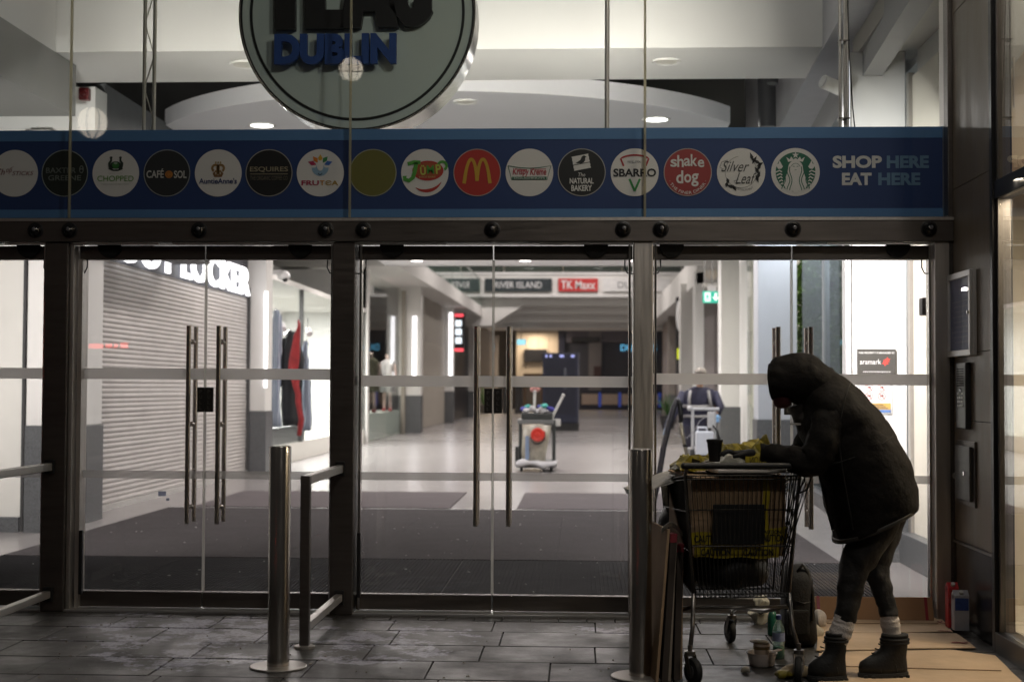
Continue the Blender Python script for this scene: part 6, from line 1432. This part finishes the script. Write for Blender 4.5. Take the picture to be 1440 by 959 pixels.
# kiosk
YK = 38.6; ks = thing('information_totem', 'tall dark blue information totem inside the mall behind the cleaning trolley', 'totem', (-.6,YK,0))
p, q = on(763,496,YK), on(814,604,YK)
B().box(p.x,q.x,YK,YK+1.1,.25,p.z,.03).build('cabinet', M('totem_navy',(.014,.017,.042),.5,0,.15,2), ks); B().box(p.x+.05,q.x,YK+.02,YK+1.05,0,.25).build('plinth', M('totem_base',(.012,.012,.014),.5), ks)
B().box(p.x+.08,q.x-.12,YK-.012,YK-.002,.55,p.z-.22,.005).build('screen', M('totem_screen',(.012,.014,.03),.6), ks)
B().box(q.x-.5,q.x-.42,YK-.02,YK-.012,1.4,p.z-.5).build('pale_strip', M('totem_strip',(.09,.095,.12),.4), ks); B().box(q.x-.03,q.x,YK-.02,YK,.3,p.z).build('edge_trim', M('mid_edge',(.14,.14,.17),.4,.5), ks)
for x_,w_ in ((767,3),(773,3),(787,6),(803,5)): a=on(x_,499,YK); B().box(a.x,a.x+w_*.0236,YK-.022,YK-.013,a.z-.08,a.z).build('small_light', M('led_blue_white',(.4,.45,.9),.5,emit=.7,ecol=(.45,.5,1)), ks)

# ================================================================== CLEANER AND MACHINE INSIDE ON THE RIGHT
YC = 16.2
def K(x, y, dy=0.0): return on(x, y, YC+dy)
NV = M('navy_uniform',(.018,.019,.046),.8,0,.2,6); GREYR = M('reflective_grey',(.26,.26,.27),.5)
cl_ = thing('person', 'grey haired cleaner in navy overalls bending over a machine inside the mall', 'person', (K(980,546).x,YC,0))
def kj(x,y,dy,r,r2=None): p = K(x,y,dy); return (p.x,p.y,p.z,r,r2 or r)
kp = [kj(981,620,.05,.14,.12),kj(982,590,0,.14,.12),kj(983,562,-.05,.15,.11),kj(984,544,-.12,.06),kj(985,530,-.18,.088,.10),kj(985,536,-.22,.07),kj(985,538,-.29,.018),
 kj(962,556,-.05,.065),kj(950,580,-.12,.05),kj(938,603,-.25,.035),kj(1003,556,-.05,.065),kj(1010,574,-.15,.05),kj(1007,582,-.35,.035),
 kj(974,645,.05,.09),kj(972,672,.0,.065),kj(970,705,.05,.05),kj(970,712,-.08,.04),kj(990,645,.05,.09),kj(991,672,.0,.065),kj(991,705,.05,.05),kj(991,712,-.08,.04)]
skin('body', kp, [(0,1),(1,2),(2,3),(3,4),(4,5),(5,6),(2,7),(7,8),(8,9),(2,10),(10,11),(11,12),(0,13),(13,14),(14,15),(15,16),(0,17),(17,18),(18,19),(19,20)], M('skin_pale',(.42,.27,.20),.6,0,.1), cl_, 2)
rs = []
for yy, x0, x1, hw, dy in ((630,962,1001,.19,.05),(600,960,1004,.19,.02),(575,957,1008,.19,-.03),(556,956,1010,.17,-.06),(548,964,1004,.12,-.08),(544,975,994,.07,-.1)):
    p, q = K(x0,yy,dy), K(x1,yy,dy); m = (p+q)/2; rs.append([m+V(((q.x-p.x)/2*math.cos(t_),hw*math.sin(t_),0)) for t_ in [2*PI*i/28 for i in range(28)]])
jk = B().rings(rs).jig(.02,6,2).build('jacket', NV, cl_, True)
for pts in ([(962,553),(948,580),(937,600)],[(1004,553),(1013,572),(1009,581)]): B().path([K(*p,-.06-.13*i) for i,p in enumerate(pts)], .07, 14, [.085,.075,.055]).build('sleeve', NV, cl_, True)
for pts in ([(975,625),(973,665),(970,704)],[(990,625),(991,665),(991,704)]): B().path([K(*p,.04) for p in pts], .1, 16, [.125,.09,.075]).build('trouser_leg', NV, cl_, True)
for x_ in (970,991): p = K(x_,712,-.06); B().ball((p.x,p.y,.05),(.06,.14,.05),14,8).build('shoe', BLACKP, cl_, True)
B().path([K(971,549,-.18),K(969,562,-.23),K(970,575,-.24)], .028, 8).build('reflective_strap', GREYR, jk, True); B().path([K(996,549,-.18),K(998,562,-.23),K(1001,574,-.24)], .028, 8).build('reflective_strap', GREYR, jk, True)
for yy in (571,585): B().path([K(960,yy,-.16),K(968,yy,-.22),K(983,yy+1,-.23),K(998,yy,-.22)], .026, 8).build('reflective_band', GREYR, jk, True)
B().ball(K(985,523.5,-.15),(.105,.115,.085),20,12).jig(.015,22,3).build('hair', M('hair_grey',(.24,.22,.20),.8,0,.3,40), cl_, True)
for s in (-1,1): B().ball(K(985,533.5,-.285)+V((.032*s,0,.0)),.012,8,6).build('eye', M('eye_dark',(.05,.04,.035),.3), cl_, True); B().ball(K(985,532,-.18)+V((.095*s,0,-.01)),(.018,.03,.035),10,8).build('ear', M('skin_pale'), cl_, True)
BG = M('glove_blue',(.16,.33,.58),.6)
def glove2(p):
    pts = [(*p,.04,.03),(*(p+V((0,-.03,-.06))),.042,.026)]; ed = [(0,1)]
    for k in range(4):
        a = p+V((-.032+.021*k,-.05,-.10)); n0 = len(pts); pts += [(*a,.012),(*(a+V((0,-.02,-.04-.006*(k in (1,2))))),.010)]; ed += [(1,n0),(n0,n0+1)]
    a = p+V((.05,-.03,-.05)); n0=len(pts); pts += [(*a,.013),(*(a+V((.015,-.01,-.04))),.011)]; ed += [(1,n0),(n0,n0+1)]
    skin('glove', pts, ed, BG, cl_, 1)
glove2(K(936,601,-.3)); glove2(K(1008,582,-.35))
YM_ = 11.6
def Q(x, y, dy=0.0): return on(x, y, YM_+dy)
mc = thing('floor_machine', 'grey wheeled floor cleaning machine with an upright handle frame in front of the cleaner', 'machine', (Q(985,600).x,YM_,0))
GM = M('machine_grey',(.55,.55,.56),.4,0,.08)
x0, x1 = Q(974,0).x, Q(1006,0).x; z1 = Q(974,575).z
b = B()
b.tube((x0,YM_,.2),(x0,YM_,z1),.022,12); b.tube((x1,YM_+.1,.2),(x1,YM_+.1,z1),.018,12); b.tube((x0-.04,YM_,z1),(x1+.05,YM_+.05,z1),.024,12); b.build('handle_frame', GM, mc, 40)
B().ball((x0-.04,YM_,z1+.01),.04,14,8).build('grip', GM, mc, True); B().box(Q(995,0).x,Q(1005,0).x,YM_-.04,YM_+.06,Q(0,600).z,Q(0,574).z,.015).build('control_box', M('control_pale',(.6,.6,.6),.4), mc)
B().box(x0-.05,x1+.1,YM_-.1,YM_+.7,.10,.55,.05).build('tank', M('tank_dark',(.03,.032,.036),.45), mc)
for x_ in (x0,x1+.04): B().tube((x_-.025,YM_,.09),(x_+.025,YM_,.09),.09,20).build('wheel', RUBBER, mc, 40)
B().path([Q(1003,598,-.05),Q(1009,606,-.1),Q(1012,622,-.1),Q(1008,645,-.05)], .02, 10).build('hose', BLACKP, mc, True)
B().path([Q(994,585,-.05),Q(984,592,-.08),Q(976,606,-.05),Q(966,616,0),Q(948,610,0)], .006, 6).build('cable', M('cable_grey',(.3,.3,.32),.5), mc, True)
jc = thing('jerrycan', 'white plastic jerrycan hanging on the floor cleaning machine', 'jerrycan', (Q(990,630).x,YM_-.18,.55))
a, c = Q(978,606,-.2), Q(1003,640,-.2); JW = M('can_white',(.70,.73,.80),.4,0,.03)
B().box(a.x,c.x,YM_-.26,YM_-.11,c.z,a.z,.025).build('can_body', JW, jc); B().path([V((a.x+.03,YM_-.18,a.z-.01)),V((a.x+.035,YM_-.18,a.z+.05)),V((c.x-.10,YM_-.18,a.z+.05)),V((c.x-.08,YM_-.18,a.z-.01))], .017, 8).build('can_handle', JW, jc, True)
B().tube((c.x-.05,YM_-.18,a.z-.005),(c.x-.05,YM_-.18,a.z+.045),.028,16).build('cap', BLACKP, jc, 40)
vh = thing('vacuum_hose', 'dark vacuum hose and wand arching up in front of the cleaner', 'hose', tuple(gnd(916,722)))
YV = gnd(916,722).y
def U(x, y, dy=0): return on(x, y, YV+dy)
B().path([V((U(917,0).x,YV,.03)),U(926,672),U(933,630),U(941,596),U(948,572),U(952,562),U(956,564)], .034, 12, [.034]*5+[.03,.024]).build('hose_tube', M('hose_dark',(.035,.035,.045),.4,0,.2), vh, True)
B().path([U(952,561),U(956,568),U(957,582),U(958,592)], .028, 12).build('hose_grip', BLACKP, vh, True); B().path([U(957,590),U(960,612),U(964,632),U(970,662),U(978,704)], .019, 12).build('wand', M('wand_tan',(.40,.36,.28),.3,.6,.1), vh, True)
for pts in ((957,592),(963,626)): B().ball(U(*pts),(.027,.027,.024),12,8).build('collar', BLACKP, vh, True)
# potted plants
def plant(label, px, Y, h, n, seed, pot=.2, z0=.42):
    x_ = on(px,546,Y).x; t = thing('potted_plant', label, 'plant', (x_,Y,0), 'potted plants inside the mall'); g = random.Random(seed)
    B().lathe([(pot*.7,0),(pot,z0+.03),(pot*.95,z0+.04),(pot*.85,z0)], (x_,Y,0), 24).build('pot', M('pot_dark',(.05,.05,.05),.5), t, 40)
    b = B()
    for k in range(n):
        a = g.uniform(0,6.28); e_ = g.uniform(.5,1.35); L_ = h*g.uniform(.5,1); d = V((math.cos(a)*math.cos(e_),math.sin(a)*math.cos(e_),math.sin(e_))); sd = d.cross(V((0,0,1))).normalized()
        base = V((x_,Y,z0)); pts = [base+d*L_*f+V((0,0,-.35*L_*f*f)) for f in (0,.35,.7,1)]; ww = (.01,.03,.025,.002)
        for i in range(3): b.quad([pts[i]+sd*ww[i],pts[i+1]+sd*ww[i+1],pts[i+1]-sd*ww[i+1],pts[i]-sd*ww[i]])
    stuff(b.build('frond', M('plant_green',(.05,.12,.03),.5,0,.3,8), t))
plant('potted palm with arching fronds behind the cleaner', 1009, 22.0, .85, 46, 3, z0=.85)
plant('small potted plant far inside beside the warm lit shop', 681, 70, 2.4, 34, 4, .35)
plant('dark leafy potted plant left of the cleaner deeper inside', 939, 42, 1.6, 34, 5, .3)

# red neon strip across the street: only its reflection shows in the doors
nr = thing('neon_strip', 'red neon strip across the street behind the viewer, reflected over the closed shutter', 'neon light', (-8.3,-16,2.1))
B().box(-8.9,-7.8,-16.1,-16.03,1.95,2.3,.01).build('backboard', M('black_gloss'), nr)
NEO = M('red_neon_strong',(1,.1,.08),.5,emit=9,ecol=(1,.10,.07),var=0)
for k,(x0,ww) in enumerate(((-8.78,.30),(-8.44,.12),(-8.28,.06),(-8.17,.14))): B().box(x0,x0+ww,-16.03,-16.0,2.08+.01*(k%2),2.16+.02*(k==3),.01).build('tube', NEO, nr)
# more clutter under and beside the cart
crumple('paper_ball','small white paper ball beside the plastic tub','paper',1048,946,(.022,.02,.018),M('tissue_white'),25,.5)
crumple('leaf_litter','small dry brown leaf on the paving left of the bollard','leaf',868,948,(.02,.014,.005),KRAFT,27,.6)
cg = thing('cigarette_butts', 'few cigarette butts and specks scattered on the paving', 'litter', (-.6,-1.2,0))
g_ = random.Random(11); b = B()
for k in range(46):
    p = gnd(g_.uniform(20,880), g_.uniform(876,956)); a_ = g_.uniform(0,3.1); L_ = g_.uniform(.004,.016)
    b.tube(p+V((0,0,.003)), p+V((L_*math.cos(a_),L_*math.sin(a_),.003)), .003, 6)
stuff(b.build('speck', M('butt_pale',(.35,.31,.26),.8,0,.4,60), cg))
